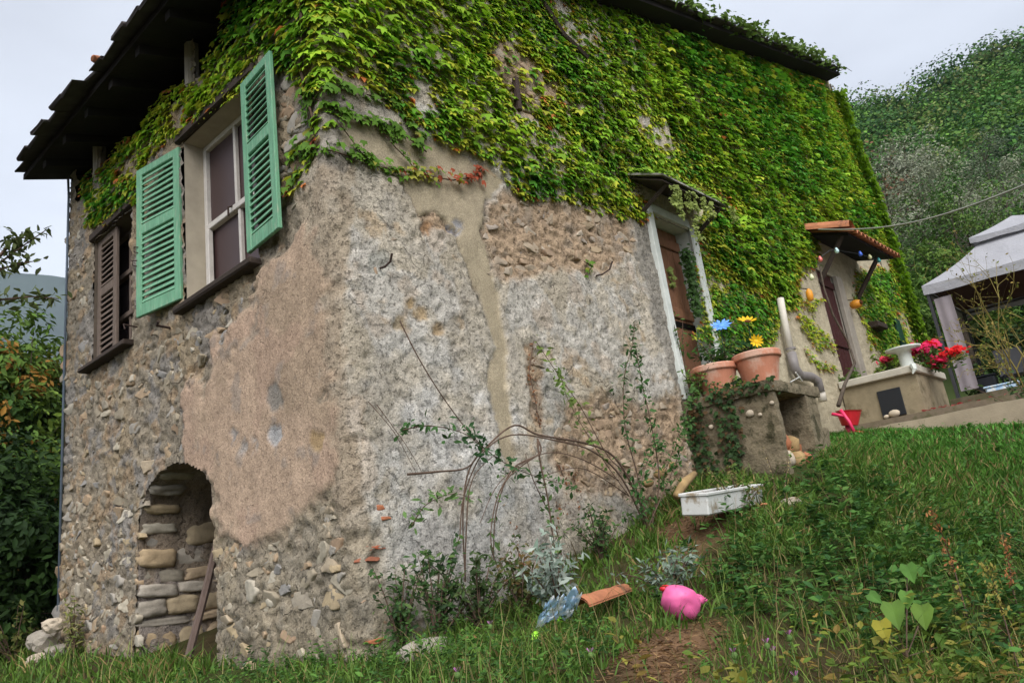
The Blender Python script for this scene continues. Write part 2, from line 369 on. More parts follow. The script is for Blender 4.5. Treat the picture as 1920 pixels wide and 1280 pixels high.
gxp, gyp, gd = proj(V)
wn = fbm(V[:, 0], V[:, 1], 2.3, 4, 9)
soilm = np.zeros(len(V))
SOIL = [[(1080,1330),(1150,1240),(1230,1200),(1310,1175),(1360,1170),(1375,1195),(1330,1240),(1240,1330)], [(1240,985),(1290,955),(1420,930),(1440,960),(1340,1005),(1250,1020),(1200,1000)]]
for p in SOIL: soilm = np.maximum(soilm, sm(sdf(p, gxp + 14 * wn, gyp + 10 * wn), -14, 10) * (gd > .5) * (np.hypot(V[:, 0], V[:, 1]) < 8))
c0 = A(*s2l(70, 60, 42)); c1 = A(*s2l(128, 100, 76)); c2 = A(*s2l(60, 68, 36))
t = sm(wn, -.25, .3)[:, None]
gc = c0 * (1 - t) + c2 * t; gc = gc * (1 - soilm[:, None]) + c1 * soilm[:, None]
M['ground'] = material('earth_and_moss', attr=True, rough=1, var=.35, sc=9, bump=1, bsc=28, bdist=.03, spec=.05)
g = npmesh('ground', V, gridfaces(360, 360), M['ground'], col=gc, smooth=True); setprops(g, kind='structure')

# far mountain to the left and wooded hillside to the right
def azel(px, py):
    d = ray(px, py); return math.atan2(d[1], d[0]), d[2] / math.hypot(d[0], d[1])
def ridge(az): # mountain tangent
    return .385 + .015 * fbm(az * 9, az * 0, 1, 4, 3) + .02 * fbm(az * 2, az * 0, 1, 2, 8)
az = np.linspace(math.radians(60), math.radians(118), 240); rr = np.linspace(0, 1, 40)
AZ, RR = np.meshgrid(az, rr, indexing='ij')
rad = 700 + RR * 1700; H = -60 + (rad * ridge(AZ) + 60) * RR ** .8 + 60 * fbm(AZ * 40, RR * 6, 1, 4, 21) * np.sin(RR * np.pi) ** .6
V = np.c_[(EYE[0] + rad * np.cos(AZ)).ravel(), (EYE[1] + rad * np.sin(AZ)).ravel(), H.ravel()]
M['mount'] = material('distant_wooded_slope', s2l(40, 54, 38), rough=1, var=.35, sc=.01, bump=0, spec=0)
setprops(npmesh('mountain', V, gridfaces(240, 40), M['mount'], smooth=True), kind='structure')
sil = [azel(*p) for p in ((1540,180),(1570,190),(1640,175),(1700,172),(1740,140),(1780,118),(1850,70),(1920,58))]
sil = sorted([(math.radians(-60), .52), (math.radians(-20), .50)] + sil + [(math.radians(25), .36), (math.radians(45), .2)])
def hillE(a): return np.interp(a, [q[0] for q in sil], [q[1] for q in sil]) - .035
def hillz(a, r):
    t = np.clip((r - 24) / 72, 0, 1); return EYE[2] + r * (.09 + (hillE(a) - .09) * t ** .75)
az = np.linspace(math.radians(-60), math.radians(45), 160); rr = np.linspace(24, 96, 60)
AZ, RR = np.meshgrid(az, rr, indexing='ij'); H = hillz(AZ, RR) + .8 * fbm(AZ * 20, RR / 6, 1, 3, 4)
V = np.c_[(EYE[0] + RR * np.cos(AZ)).ravel(), (EYE[1] + RR * np.sin(AZ)).ravel(), H.ravel()]
M['hill'] = material('hillside_soil', s2l(56, 66, 38), rough=1, var=.35, sc=.3, bump=0, spec=0)
setprops(npmesh('hillside', V, gridfaces(160, 60), M['hill'], smooth=True), kind='structure')

# ------------------------------------------------------------ the stone house
house = thing('stone_house', (0, 0, 0), 'old rubble stone house with peeling plaster and vine covered walls', 'house')
ROOF = lambda x: 5.6 + .31 * x            # underside of the roof slope
# openings given on the wall planes ------------------------------------------------
ARCH = [at(px, py, 'x', 0) for px, py in ((410,1300),(265,1300),(263,1200),(262,1100),(262,1000),(268,955),(278,918),(300,885),(328,868),(358,868),(382,880),(398,905),(401,940),(405,1000),(411,1100),(415,1200))]
ARCH = [(max(-.9, min(p[2], 9)), p[1]) for p in ARCH]   # (z, y)
ARCHP = [(y, z) for z, y in ARCH]
L_OPEN = [(.97, 2.2, 2.97, 4.6), (3.34, 4.34, 2.99, 4.42), (.55, 1.95, 5.12, 5.7), (2.12, 4.2, 5.12, 5.7), (4.38, 4.92, 5.12, 5.7)]  # y0,y1,z0,z1
R_OPEN = [(4.52, 5.42, 2.0, 4.12), (9.98, 10.75, 2.0, 4.5)]
# wall sheet wrapping the corner
sL = -np.arange(0, 5.1301, .0216)[::-1]; sR = np.r_[np.arange(.0216, 6.0, .0216), np.arange(6.0, 16.6, .07)]
S = np.r_[sL, sR]; ZV = np.r_[np.arange(-.9, 5.72, .0216), np.arange(5.74, 10.9, .09)]
SS, ZZ = np.meshgrid(S, ZV, indexing='ij')
def wallpos(s, z):
    """base point and outward normal on the two walls with a worn round corner"""
    rc = .10 + .05 * vn(z * 1.3, z * 0, 3)
    t = np.clip(s / rc, -1, 1); a = (t + 1) / 2 * math.pi / 2       # 0: left wall normal (-1,0)  ; 90: (0,-1)
    nx, ny = -np.cos(a), -np.sin(a)
    bx = np.where(s > rc, s, np.where(s < -rc, 0, rc - rc * np.cos(a) )); by = np.where(s < -rc, -s, np.where(s > rc, 0, rc - rc * np.sin(a)))
    # batter of the corner: slight spread towards the ground
    sp = .035 * sm(-z, -1.6, .2)
    return bx + nx * sp, by + ny * sp, nx, ny
BX, BY, NX, NY = wallpos(SS, ZZ)
PX, PY, PD = proj(np.stack([BX, BY, ZZ], -1))
n1 = fbm(SS, ZZ, 1.6, 4, 31); n2 = fbm(SS, ZZ, 6, 4, 37); n3 = fbm(SS, ZZ, 22, 3, 41); n4 = fbm(SS, ZZ, 3.2, 5, 43)
WX, WY = PX + 12 * n1 + 11 * n2 + 5 * n3, PY + 12 * n4 + 9 * fbm(SS, ZZ, 7, 3, 44) + 4 * n3
onL = SS < 0
# plaster zones traced on the walls
ORANGE = [(505,480),(570,425),(606,520),(628,640),(634,760),(624,850),(600,950),(540,1010),(470,1010),(425,1010),(405,960),(398,890),(350,855),(342,790),(365,720),(420,680),(440,640),(470,590),(495,540)]
CEMCORNER = [(560,320),(585,300),(600,160),(660,90),(700,100),(660,330),(648,640),(700,1040),(640,1040),(618,760),(600,560),(560,430),(545,360)]
LOWRUB = [(560,960),(600,930),(640,1000),(715,1000),(740,1300),(400,1300),(412,1080),(500,1010)]
BEIGE = [(640,215),(700,235),(760,250),(860,290),(940,340),(918,378),(906,402),(906,425),(918,500),(934,560),(942,620),(950,660),(950,720),(955,790),(962,840),(958,890),(942,860),(928,790),(912,700),(922,655),(915,600),(903,555),(880,510),(860,450),(856,430),(830,408),(790,402),(778,372),(755,338),(700,302),(640,262)]
RUBR1 = [(935,365),(990,372),(1050,385),(1120,400),(1180,420),(1190,470),(1160,500),(1120,520),(1040,505),(980,530),(930,520),(915,470),(905,425),(918,395)]
RUBR2 = [(1060,760),(1130,740),(1200,760),(1270,740),(1300,880),(1300,960),(1230,960),(1150,930),(1080,920),(1030,860)]
RUBR3 = [(990,640),(1010,700),(1020,790),(1000,790),(985,700),(975,640)]
RUBT = [(930,80),(1010,100),(1060,170),(1110,240),(1200,300),(1160,320),(1040,240),(960,210),(920,140)]
RUBT2 = [(780,395),(850,410),(860,440),(800,440)]
CEMDOOR = [(1185,400),(1225,400),(1285,700),(1300,770),(1250,700),(1225,620),(1205,540),(1190,470)]
SCHIST = [(560,180),(640,170),(700,235),(640,330),(600,300),(560,260)]
def z_(poly, a=-5, b=5, side=None):
    m = sm(sdf(poly, WX, WY), a, b)
    return m * (onL if side == 'L' else (~onL if side == 'R' else 1)) * (PD > .5)
zo = sm(sdf(ORANGE, WX, WY) + 34 * n4 + 22 * fbm(SS, ZZ, 9, 3, 45) + 4, -9, 12) * onL * (PD > .5); zc = z_(CEMCORNER) * (1 - 0); zl = z_(LOWRUB, -12, 12); zb = z_(BEIGE, -3, 3, 'R')
zr = np.maximum.reduce([z_(RUBR1, -10, 10, 'R'), z_(RUBR2, -14, 14, 'R'), z_(RUBR3, -5, 5, 'R'), z_(RUBT, -10, 10, 'R'), z_(RUBT2, -5, 5, 'R')])
zd = z_(CEMDOOR, -4, 4, 'R'); smooth_right = (SS > 5.5).astype(float)
zs = z_(SCHIST, -8, 8)
C_ = lambda *c: A(*s2l(c))
col = np.zeros(SS.shape + (3,)); 
def paint(mask, c): 
    global col; col = col * (1 - mask[..., None]) + np.asarray(c) * mask[..., None]
col[:] = C_(150, 139, 122)
paint(sm(n1, -.1, .35) * onL, C_(158, 142, 118)); paint(sm(n4, .08, .2) * onL * .7, C_(140, 136, 132)); paint(sm(n2, .2, .3) * onL * .5, C_(168, 140, 108))
# roughcast of the right wall
R_ = (~onL).astype(float)
paint(R_, C_(190, 180, 163)); paint(R_ * sm(n1, -.02, .2) * .5, C_(176, 163, 142)); paint(R_ * sm(n4, .02, .12) * .7, C_(198, 193, 184))
paint(R_ * sm(n2, .2, .27) * .35, C_(160, 154, 146)); paint(R_ * sm(n1 * .6 + n4 * .6, .26, .36) * .35, C_(180, 154, 126))
lowwhite = sm(SS * 1.0 + 0, .1, .5) * sm(-SS, -2.4, -1.5) * sm(-ZZ, -2.7, -1.2) * R_
paint(lowwhite * .65 * sm(n4, -.45, .2), C_(202, 200, 196))
ochre = sm(fbm(SS, ZZ, 3.4, 3, 77), .33, .42) * sm(fbm(SS, ZZ, 9, 3, 78), -.15, .2) * R_; paint(ochre * .45, C_(176, 146, 106))
paint(zc * (1 - zr), C_(166, 152, 132)); paint(zc * sm(n2, 0, .4) * .6, C_(178, 168, 152)); paint(zc * sm(n1, .1, .3) * .4, C_(156, 138, 118))
paint(zo, C_(178, 154, 132)); paint(zo * sm(n1, .0, .4) * .7, C_(160, 140, 118)); paint(zo * sm(n4, .1, .4) * .55, C_(178, 150, 130)); paint(zo * sm(n2, .3, .45) * .5, C_(140, 132, 124))
paint(zl * .8, C_(158, 146, 126)); paint(zl * sm(n2, .1, .4) * .6, C_(136, 130, 118))
paint(zr, C_(176, 152, 126)); paint(zr * sm(n2, .1, .4) * .6, C_(160, 146, 130)); paint(zs * .6, C_(140, 136, 130))
paint(zd * (1 - zb), C_(150, 144, 134))
paint(smooth_right, C_(184, 173, 148)); paint(smooth_right * sm(n1, .1, .4) * .5, C_(160, 150, 126))
paint(zb, C_(164, 151, 127)); paint(zb * sm(n1, .0, .4) * .5, C_(172, 158, 134)); paint(zb * sm(ZZ * -1, -1.6, -.6) * .5, C_(162, 150, 130))
base_damp = sm(-(ZZ - .17 * np.clip(SS, 0, 9)), -.75, .1) * sm(n4, -.5, .3); paint(base_damp * .55, C_(112, 104, 88))
expo = np.clip(onL * (1 - zo) * (1 - zc) + zl + zr + zs * .5, 0, 1) * (1 - zb) * (1 - zd)   # where masonry shows
# relief
lump = np.abs(fbm(SS, ZZ * 1.5, 6.5, 3, 51)); pit = sm(fbm(SS, ZZ * 1.3, 13, 3, 53), .28, .5)
h = .022 * n1 + .005 * n2 + .003 * n3
rdg = 1 - np.abs(fbm(SS, ZZ * 1.4, 9, 4, 52)) * 4
h += expo * (.014 * (1 - lump * 3) + .010 * rdg - .022 * pit) + (1 - expo) * (1 - zb) * (1 - zo) * (.006 * n3 + .005 * rdg)
coat = (1 - expo) * (1 - smooth_right); h += .024 * coat - zb * .022 + zo * .010
h -= (1 - expo) * (1 - zb) * (1 - zo) * (1 - smooth_right) * .016 * sm(fbm(SS, ZZ, 11, 3, 57), .34, .5)
crack = np.exp(-((sdf(BEIGE, WX, WY) + 2) / 3.0) ** 2) * R_ * np.clip(sm(-(PX - 915), -30, 30) * sm(PY, 300, 360) + .35 * sm(n4, -.1, .1), 0, 1) * sm(-PY, -830, -760); h -= .035 * crack; paint(crack * .55, C_(84, 74, 60))
# old filled holes and knocks in the smooth plaster
for (px, py, r, cc) in ((527,745,20,(134,132,126)),(520,810,15,(178,180,182)),(486,610,17,(142,130,116)),(486,575,14,(142,130,116)),(490,640,10,(142,130,116)),(438,820,11,(150,148,146)),(470,835,14,(158,154,150)),(600,825,16,(162,136,96)),(620,745,10,(120,112,98)),(712,500,22,(176,174,164)),(785,595,12,(172,144,102)),(770,575,9,(176,146,98)),(820,622,12,(180,150,108)),(748,612,12,(172,152,120)),(855,425,16,(140,142,150)),(802,432,12,(160,120,82))):
    m_ = sm(-np.hypot((WX - px), (WY - py) * .8), -r - 3, -r + 4); m_ = m_ * sm(n3 + n2, -.55, -.2); paint(m_ * .75, C_(*cc)); h -= m_ * .012
V = np.stack([BX + NX * h, BY + NY * h, ZZ], -1)
# where the far end and top of the wall stop
endx = np.interp(ZZ, [0, 4, 6.5, 7.6, 8.3, 9.4, 11], [15.6, 15.5, 15.2, 14.9, 14.6, 14.4, 14.2])
fc = gridfaces(*SS.shape); cs = SS.ravel()[fc].mean(1); cz = ZZ.ravel()[fc].mean(1)
cpx = BX.ravel()[fc].mean(1); cyy = np.where(cs < 0, -cs, -9)
keep = cz < np.where(cs < 0, 5.66, ROOF(cpx) + .04)
keep &= cs < endx.ravel()[fc].mean(1)
def inpoly(poly, x, y): return sdf(poly, x, y) > 0
for (a, b, c, d) in L_OPEN: keep &= ~((cs < 0) & (-cs > a) & (-cs < b) & (cz > c) & (cz < d))
for (a, b, c, d) in R_OPEN: keep &= ~((cs > a) & (cs < b) & (cz > c) & (cz < d))
keep &= ~((cs < 0) & inpoly(ARCHP, -cs + .0 * cz, cz))
grit = np.clip(1 - .85 * zb - .35 * zo - .6 * smooth_right, 0, 1)
npmesh('wall', V.reshape(-1, 3), fc[keep], M['wall'], house, col=np.c_[col.reshape(-1, 3), grit.ravel()], smooth=True)

def wall_xyz(s, z, out=0.0):
    x, y, nx, ny = wallpos(np.asarray(s, float), np.asarray(z, float)); return np.stack([x + nx * out, y + ny * out, np.asarray(z, float) + 0 * x], -1), np.stack([nx, ny, 0 * nx], -1)

# ---- individual stones: cells of a warped grid, cut against their neighbours
def cells(pts, asp, maxr):
    out = []
    P = pts * np.array([1, asp]); n = len(P); gs = maxr * 2.2
    key = {}
    for i, p in enumerate(P): key.setdefault((int(p[0] // gs), int(p[1] // gs)), []).append(i)
    for i, p in enumerate(P):
        k = (int(p[0] // gs), int(p[1] // gs)); nb = [j for a in (-1, 0, 1) for b in (-1, 0, 1) for j in key.get((k[0] + a, k[1] + b), []) if j != i]
        poly = [(p[0] + maxr * math.cos(q), p[1] + maxr * math.sin(q)) for q in np.linspace(0, 2 * math.pi, 9)[:-1]]
        nb = sorted(nb, key=lambda j: (P[j][0] - p[0]) ** 2 + (P[j][1] - p[1]) ** 2)[:12]
        for j in nb:
            q = P[j]; mx_, my_ = (p[0] + q[0]) / 2, (p[1] + q[1]) / 2; dx, dy = q[0] - p[0], q[1] - p[1]
            new = []
            for a in range(len(poly)):
                A1, B1 = poly[a], poly[(a + 1) % len(poly)]
                da = (A1[0] - mx_) * dx + (A1[1] - my_) * dy; db = (B1[0] - mx_) * dx + (B1[1] - my_) * dy
                if da <= 0: new.append(A1)
                if da * db < 0:
                    t = da / (da - db); new.append((A1[0] + (B1[0] - A1[0]) * t, A1[1] + (B1[1] - A1[1]) * t))
            poly = new
            if len(poly) < 3: break
        if len(poly) >= 3: out.append((i, np.array(poly) / np.array([1, asp])))
    return out
def stone_mesh(poly, gap, hgt, rng):
    """poly in (s,z); returns local (s,z,out) verts and faces"""
    c = poly.mean(0); q = []
    m = len(poly)
    for k in range(m):                              # chamfered outline with uneven corners
        a, b = poly[k], poly[(k + 1) % m]; l = np.hypot(*(b - a))
        if l < .012: q.append((a + b) / 2); continue
        q.append(a + (b - a) * rng.uniform(.04, .2)); q.append(a + (b - a) * .5 + (a[::-1] - b[::-1]) * A(-1, 1) * rng.uniform(-.07, .07)); q.append(a + (b - a) * rng.uniform(.8, .96))
    q = np.array(q); d = q - c; r = np.hypot(d[:, 0], d[:, 1])[:, None] + 1e-6
    rin = np.maximum(r - gap, r * .45) / r; rin = rin * rng.uniform(.9, 1.05, (len(q), 1))
    k = len(q); tilt = rng.uniform(-.25, .25, 2)
    def ring(f, hh): 
        p = c + d * rin * f; o = hh * (1 + 0 * p[:, 0]) + ((p - c) @ tilt) * (1 if hh > 0 else 0) + (rng.uniform(-.12, .12, k) * hgt if hh > 0 else 0)
        return np.c_[p, o]
    Vs = np.vstack([ring(1.03, -.03), ring(1.0, hgt * .3), ring(.93, hgt * .92), ring(.84, hgt), [[c[0], c[1], hgt * rng.uniform(.9, 1.1)]]])
    F = []
    for a in range(3):
        for i in range(k): F.append((a * k + i, a * k + (i + 1) % k, (a + 1) * k + (i + 1) % k, (a + 1) * k + i))
    for i in range(k): F.append((3 * k + i, 3 * k + (i + 1) % k, 4 * k))
    return Vs, F
STONEC = [(168,158,140),(150,146,142),(132,134,140),(176,152,112),(186,176,156),(170,138,104),(158,120,88),(196,188,172),(142,130,110),(178,158,132),(165,150,128),(150,140,126)]
def wavg(p): return C_(*p)
stones = []   # (area_px, V, F, col)
def grow(s0, s1, z0, z1, cw, asp, keepf, hg, gap, cmul=None, seed=0, colf=None):
    rng = np.random.default_rng(seed); ch = cw / asp
    gs, gz_ = np.meshgrid(np.arange(s0, s1, cw), np.arange(z0, z1, ch), indexing='ij')
    gs = gs + (np.round(gz_ / ch) % 2) * cw * .5
    gs = gs + rng.uniform(-.48, .48, gs.shape) * cw; gz_ = gz_ + rng.uniform(-.46, .46, gs.shape) * ch
    pts = np.c_[gs.ravel(), gz_.ravel()]; kd = rng.random(len(pts)) > .22; pts = pts[kd]
    P3, _ = wall_xyz(pts[:, 0], pts[:, 1]); px, py, dd = proj(P3)
    ok = keepf(pts, px, py, rng)
    for i, poly in cells(pts, asp, cw * 1.0):
        if not ok[i]: continue
        hh = hg * rng.uniform(.3, 1.3) ** 1.5
        Vs, F = stone_mesh(poly, gap * rng.uniform(.6, 2.0), hh, rng)
        P, Nn = wall_xyz(Vs[:, 0], Vs[:, 1]); hloc = .022 * fbm(Vs[:, 0], Vs[:, 1], 1.6, 4, 31)
        hloc = hloc + .016 * fbm(Vs[:, 0], Vs[:, 1], 9, 2, 77) - .009
        W = P + Nn * (Vs[:, 2] + hloc)[:, None]
        a = .5 * abs(sum(poly[k][0] * poly[(k + 1) % len(poly)][1] - poly[(k + 1) % len(poly)][0] * poly[k][1] for k in range(len(poly))))
        c = wavg(STONEC[rng.integers(len(STONEC))]) * rng.uniform(.8, 1.08); c = c * .55 + C_(156, 146, 128) * .45
        if colf is not None: c = colf(pts[i], c, rng)
        u0, v0, _d = proj(P.mean(0)); stones.append((a / max(1, _d) ** 2, W, F, c))
def kl(pts, px, py, rng):
    wx = px + 14 * fbm(pts[:, 0], pts[:, 1], 1.6, 3, 31)
    bad = (sdf(ORANGE, wx, py) > -6) | (sdf(CEMCORNER, wx, py) > -4) | (sdf(ARCHP, -pts[:, 0], pts[:, 1]) > -.05)
    for (a, b, c, d) in L_OPEN: bad |= (-pts[:, 0] > a - .16) & (-pts[:, 0] < b + .16) & (pts[:, 1] > c - .14) & (pts[:, 1] < d + .08)
    dens = .40 + .6 * fbm(pts[:, 0], pts[:, 1], 1.1, 3, 91) + .3 * sm(-pts[:, 1], -2.2, -.6)
    return ~bad & (rng.random(len(pts)) < dens) & (pts[:, 1] < 5.1) & (pts[:, 0] < -.12)
def kl3(pts, px, py, rng): return kl(pts, px, py, rng) & (rng.random(len(pts)) < .42)
def kl2(pts, px, py, rng):
    wx = px + 14 * fbm(pts[:, 0], pts[:, 1], 1.6, 3, 31)
    return (sdf(LOWRUB, wx, py) > 0) & (pts[:, 0] < -.14) & (sdf(ARCHP, -pts[:, 0], pts[:, 1]) < -.04) & (sdf(ORANGE, wx, py) < 0) & (rng.random(len(pts)) < .8)
grow(-5.05, -.1, -.5, 5.1, .17, 1.7, kl, .016, .007, seed=1)
grow(-5.05, -.1, -.5, 5.1, .08, 1.5, kl3, .014, .006, seed=9)
def kr(pts, px, py, rng):
    wx = px + 10 * fbm(pts[:, 0], pts[:, 1], 1.6, 3, 31)
    m = np.zeros(len(pts), bool)
    for p, pr in ((RUBR1, .6), (RUBR2, .45), (RUBR3, .5), (RUBT, .9), (RUBT2, .7), (SCHIST, .25)): m |= (sdf(p, wx, py) > -2) & (rng.random(len(pts)) < pr)
    m |= (sdf(BEIGE, wx, py) < -8) & (rng.random(len(pts)) < .035) & (px < 1180)
    return m & (pts[:, 0] > .12) & (sdf(BEIGE, wx, py) < -4) & (pts[:, 1] < ROOF(pts[:, 0]) - .2)
grow(.1, 4.45, .1, 5.6, .145, 1.7, kr, .017, .007, seed=2, colf=lambda p, c, r: c * .6 + C_(176, 154, 132) * .4)
def kbrick(pts, px, py, rng): return (np.abs(px - 706 - 6 * np.sin(pts[:, 1] * 9)) < 12) & (py > 930) & (py < 1240) & (rng.random(len(pts)) < .75)
grow(-.1, .45, -.1, 1.3, .13, 3.2, kbrick, .022, .006, seed=5, colf=lambda p, c, r: wavg([(164,92,66),(176,112,80),(150,96,74),(166,140,116)][r.integers(4)]))
# rubble pile look at the foot of the far corner
stones.sort(key=lambda q: -q[0])
for a, W, F, c in stones[:290]:
    npmesh('stone', W, F, M['stone'], house, col=c, smooth=True)
if len(stones) > 290:
    Vv = []; Ff = []; Cc = []; n = 0
    for a, W, F, c in stones[290:]:
        Vv.append(W); Ff += [tuple(i + n for i in f) for f in F]; Cc.append(np.tile(c, (len(W), 1))); n += len(W)
    o = npmesh('small_stones', np.vstack(Vv), Ff, M['stone'], house, col=np.vstack(Cc), smooth=True); o['kind'] = 'stuff'
print('stones', len(stones))

# ---- arched doorway: reveal, jamb blocks, dark back
mb = MB(); pl = ARCHP + [ARCHP[0]]
dep = np.linspace(-.012, .78, 20); Vv = []; cc = []
fine = []
for i in range(len(ARCHP)):
    a, b = A(*pl[i]), A(*pl[i + 1]); m_ = max(1, int(np.hypot(*(b - a)) / .05))
    for k in range(m_): fine.append(a + (b - a) * k / m_)
fine = np.array(fine); ctr = fine.mean(0)
for dx in dep:
    for k, p in enumerate(fine):
        rgh = .03 * float(fbm(A(p[0] * 1.0 + dx * 3), A(p[1] * 1.0), 5, 3, 61)[0]) * (1 if dx > 0.02 else .2)
        d = ctr - p; d = d / (np.hypot(*d) + 1e-6); Vv.append((dx, p[0] + d[0] * rgh, p[1] + d[1] * rgh))
Vv = np.array(Vv); m_ = len(fine); F = [(i * m_ + k, i * m_ + (k + 1) % m_, (i + 1) * m_ + (k + 1) % m_, (i + 1) * m_ + k) for i in range(len(dep) - 1) for k in range(m_)]
nn = fbm(Vv[:, 0] * 2, Vv[:, 2], 3, 4, 63)[:, None]
cc = C_(138, 124, 108) * (1 - sm(nn, -.1, .4)) + C_(150, 140, 132) * sm(nn, -.1, .4)
arch = npmesh('arched_doorway', Vv, F, M['wall'], house, col=cc, smooth=True)
mb = MB(); mb.add([(.79, 1.5, -1), (.79, 3.5, -1), (.79, 3.5, 2), (.79, 1.5, 2)], [(0, 1, 2, 3)]); mb.build('back_wall', M['inner'], arch)
rng = np.random.default_rng(4); z = -.55
jc = [(168,150,120),(164,156,140),(174,150,116),(166,158,146),(156,148,136),(170,148,120),(146,142,136),(172,162,142)]
k = 0
while z < 1.15:
    hgt = rng.uniform(.08, .22); ln = rng.uniform(.22, .55)
    x = -.02
    while x < .7:
        Mm = Matrix.Rotation(rng.uniform(-.12, .12), 3, 'Y') @ Matrix.Rotation(rng.uniform(-.08, .08), 3, 'Z')
        b = MB(); zz_ = z + hgt / 2; yj = np.interp(zz_, [-.6, 1.12, 1.35, 1.5], [3.14, 3.17, 3.08, 2.95])
        b.col = tuple(C_(*jc[rng.integers(len(jc))]) * rng.uniform(.75, 1.05) * .72 + C_(140, 130, 114) * .28)
        b.rock((x + ln / 2, yj + .06 + rng.uniform(-.03, .03), zz_), (ln - .01, .15, hgt - rng.uniform(.005, .03)), M=Mm, seed=int(rng.integers(999)), amp=.36, p=7)
        b.build('jamb_stone', M['stone'], arch, usecol=True, smooth=True); x += ln; ln = rng.uniform(.2, .4)
    z += hgt
# voussoirs along the left haunch of the arch
for i in range(9):
    q = math.radians(12 + i * 17); cy_, cz_ = 2.47, 1.02
    b = MB(); b.col = tuple(C_(*jc[rng.integers(len(jc))]) * rng.uniform(.8, 1.05))
    b.rock((.17, cy_ + .80 * math.cos(q), cz_ + .72 * math.sin(q)), (.34, .22, rng.uniform(.07, .12)), M=Matrix.Rotation(q + rng.uniform(-.15, .15), 3, 'X'), seed=i, amp=.3, p=7)
    if cy_ + .76 * math.cos(q) > 2.1: b.build('arch_stone', M['stone'], arch, usecol=True, smooth=True)

# ---- roof: deck, rafters, edge slates
roof = MB(); x0, x1, y0, y1 = -.47, 15.4, -.30, 5.24
def deck(xa, xb, ya, yb, lo, hi):
    V = [(xa, ya, ROOF(xa) + lo), (xb, ya, ROOF(xb) + lo), (xb, yb, ROOF(xb) + lo), (xa, yb, ROOF(xa) + lo)]
    V += [(p[0], p[1], p[2] - lo + hi) for p in V]; return V, [(0, 3, 2, 1), (4, 5, 6, 7), (0, 1, 5, 4), (1, 2, 6, 5), (2, 3, 7, 6), (3, 0, 4, 7)]
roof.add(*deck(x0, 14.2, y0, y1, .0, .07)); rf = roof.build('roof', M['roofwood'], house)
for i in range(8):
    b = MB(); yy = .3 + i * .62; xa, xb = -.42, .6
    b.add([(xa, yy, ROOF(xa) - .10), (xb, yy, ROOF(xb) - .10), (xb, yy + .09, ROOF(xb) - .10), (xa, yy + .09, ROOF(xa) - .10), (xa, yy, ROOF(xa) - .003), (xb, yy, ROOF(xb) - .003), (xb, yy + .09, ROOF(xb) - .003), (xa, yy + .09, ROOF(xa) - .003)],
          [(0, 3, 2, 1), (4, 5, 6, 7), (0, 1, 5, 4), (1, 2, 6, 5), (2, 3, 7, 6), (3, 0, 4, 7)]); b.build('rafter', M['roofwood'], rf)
rng = np.random.default_rng(8)
sl_rot = Matrix.Rotation(-math.atan(.31), 3, 'Y')
yy = y0 - .05
while yy < y1 - .12:                                  # eave slates, uneven
    wd = rng.uniform(.18, .34); pr = rng.uniform(-.02, .10) + .05 * math.sin(yy * 2.1); hz = rng.uniform(0, .02)
    b = MB(); xx = x0 + .12 - pr; b.box((xx, yy + wd / 2, ROOF(xx) + .095 + hz), (.46, wd + .02, .035), M=sl_rot @ Matrix.Rotation(rng.uniform(-.05, .05), 3, 'X') @ Matrix.Rotation(rng.uniform(-.08, .08), 3, 'Z'), bev=.01, jit=.01)
    b.build('roof_slate', M['roof_tile'], rf); 
    if rng.random() < .6:
        b = MB(); xx = x0 + .3 - pr; b.box((xx, yy + wd / 2 + rng.uniform(-.1, .1), ROOF(xx) + .14), (.5, wd, .04), M=sl_rot @ Matrix.Rotation(rng.uniform(-.12, .12), 3, 'X'), bev=.01, jit=.014); b.build('roof_slate', M['roof_tile'], rf)
    yy += wd
xx = x0
while xx < 14.0:                                  # verge slates along the right wall
    ln = rng.uniform(.25, .42); b = MB(); b.box((xx + ln / 2, y0 + .14 - rng.uniform(-.02, .05), ROOF(xx + ln / 2) + .10 + rng.uniform(0, .02)), (ln + .04, .42, .035), M=sl_rot @ Matrix.Rotation(rng.uniform(-.05, .05), 3, 'X'), bev=.01, jit=.01)
    b.build('roof_slate', M['roof_tile'], rf); xx += ln
b = MB(); b.add(*deck(x0 + .2, 14.1, y0 + .2, y1, .085, .12)); b.build('slate_field', M['roof_tile'], rf)
b = MB(); b.blob((x0 - .10, 2.75, ROOF(x0) + .13), (.06, .05, .035), seed=3, amp=.4); b.build('loose_tile', M['tile'], rf)
# enclosure so that light does not leak through the house
b = MB()
b.add([(.82, 5.12, -1.5), (15, 5.12, -1.5), (15, 5.12, ROOF(15)), (0, 5.12, ROOF(0)), (0, 5.12, -1.5)], [(0, 1, 2, 3, 4)])
b.add([(14.35, -.02, -1), (14.35, 5.12, -1), (14.35, 5.12, 10.0), (14.35, -.02, 10.0)], [(0, 1, 2, 3)])
b.build('rear_wall', M['inner'], house)
b = MB(); b.add([(.6, 5.1, -1), (.6, .6, -1), (.6, .6, 2.9), (.6, 5.1, 2.9)], [(0, 1, 2, 3)]); 
b = MB(); b.box((.9, 2.6, 5.3), (.04, 4.9, .9)); b.build('loft_shade_panel', M['dark'], house)  # near-black sheet paints the shade behind the loft openings
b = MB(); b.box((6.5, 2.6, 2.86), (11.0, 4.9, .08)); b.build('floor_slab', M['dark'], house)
# loft posts
for yy in (2.035, 4.29):
    b = MB(); b.box((.02, yy, 5.36), (.12, .10, .5), bev=.02, jit=.008); b.build('loft_pier', M['grey_plaster'], house)

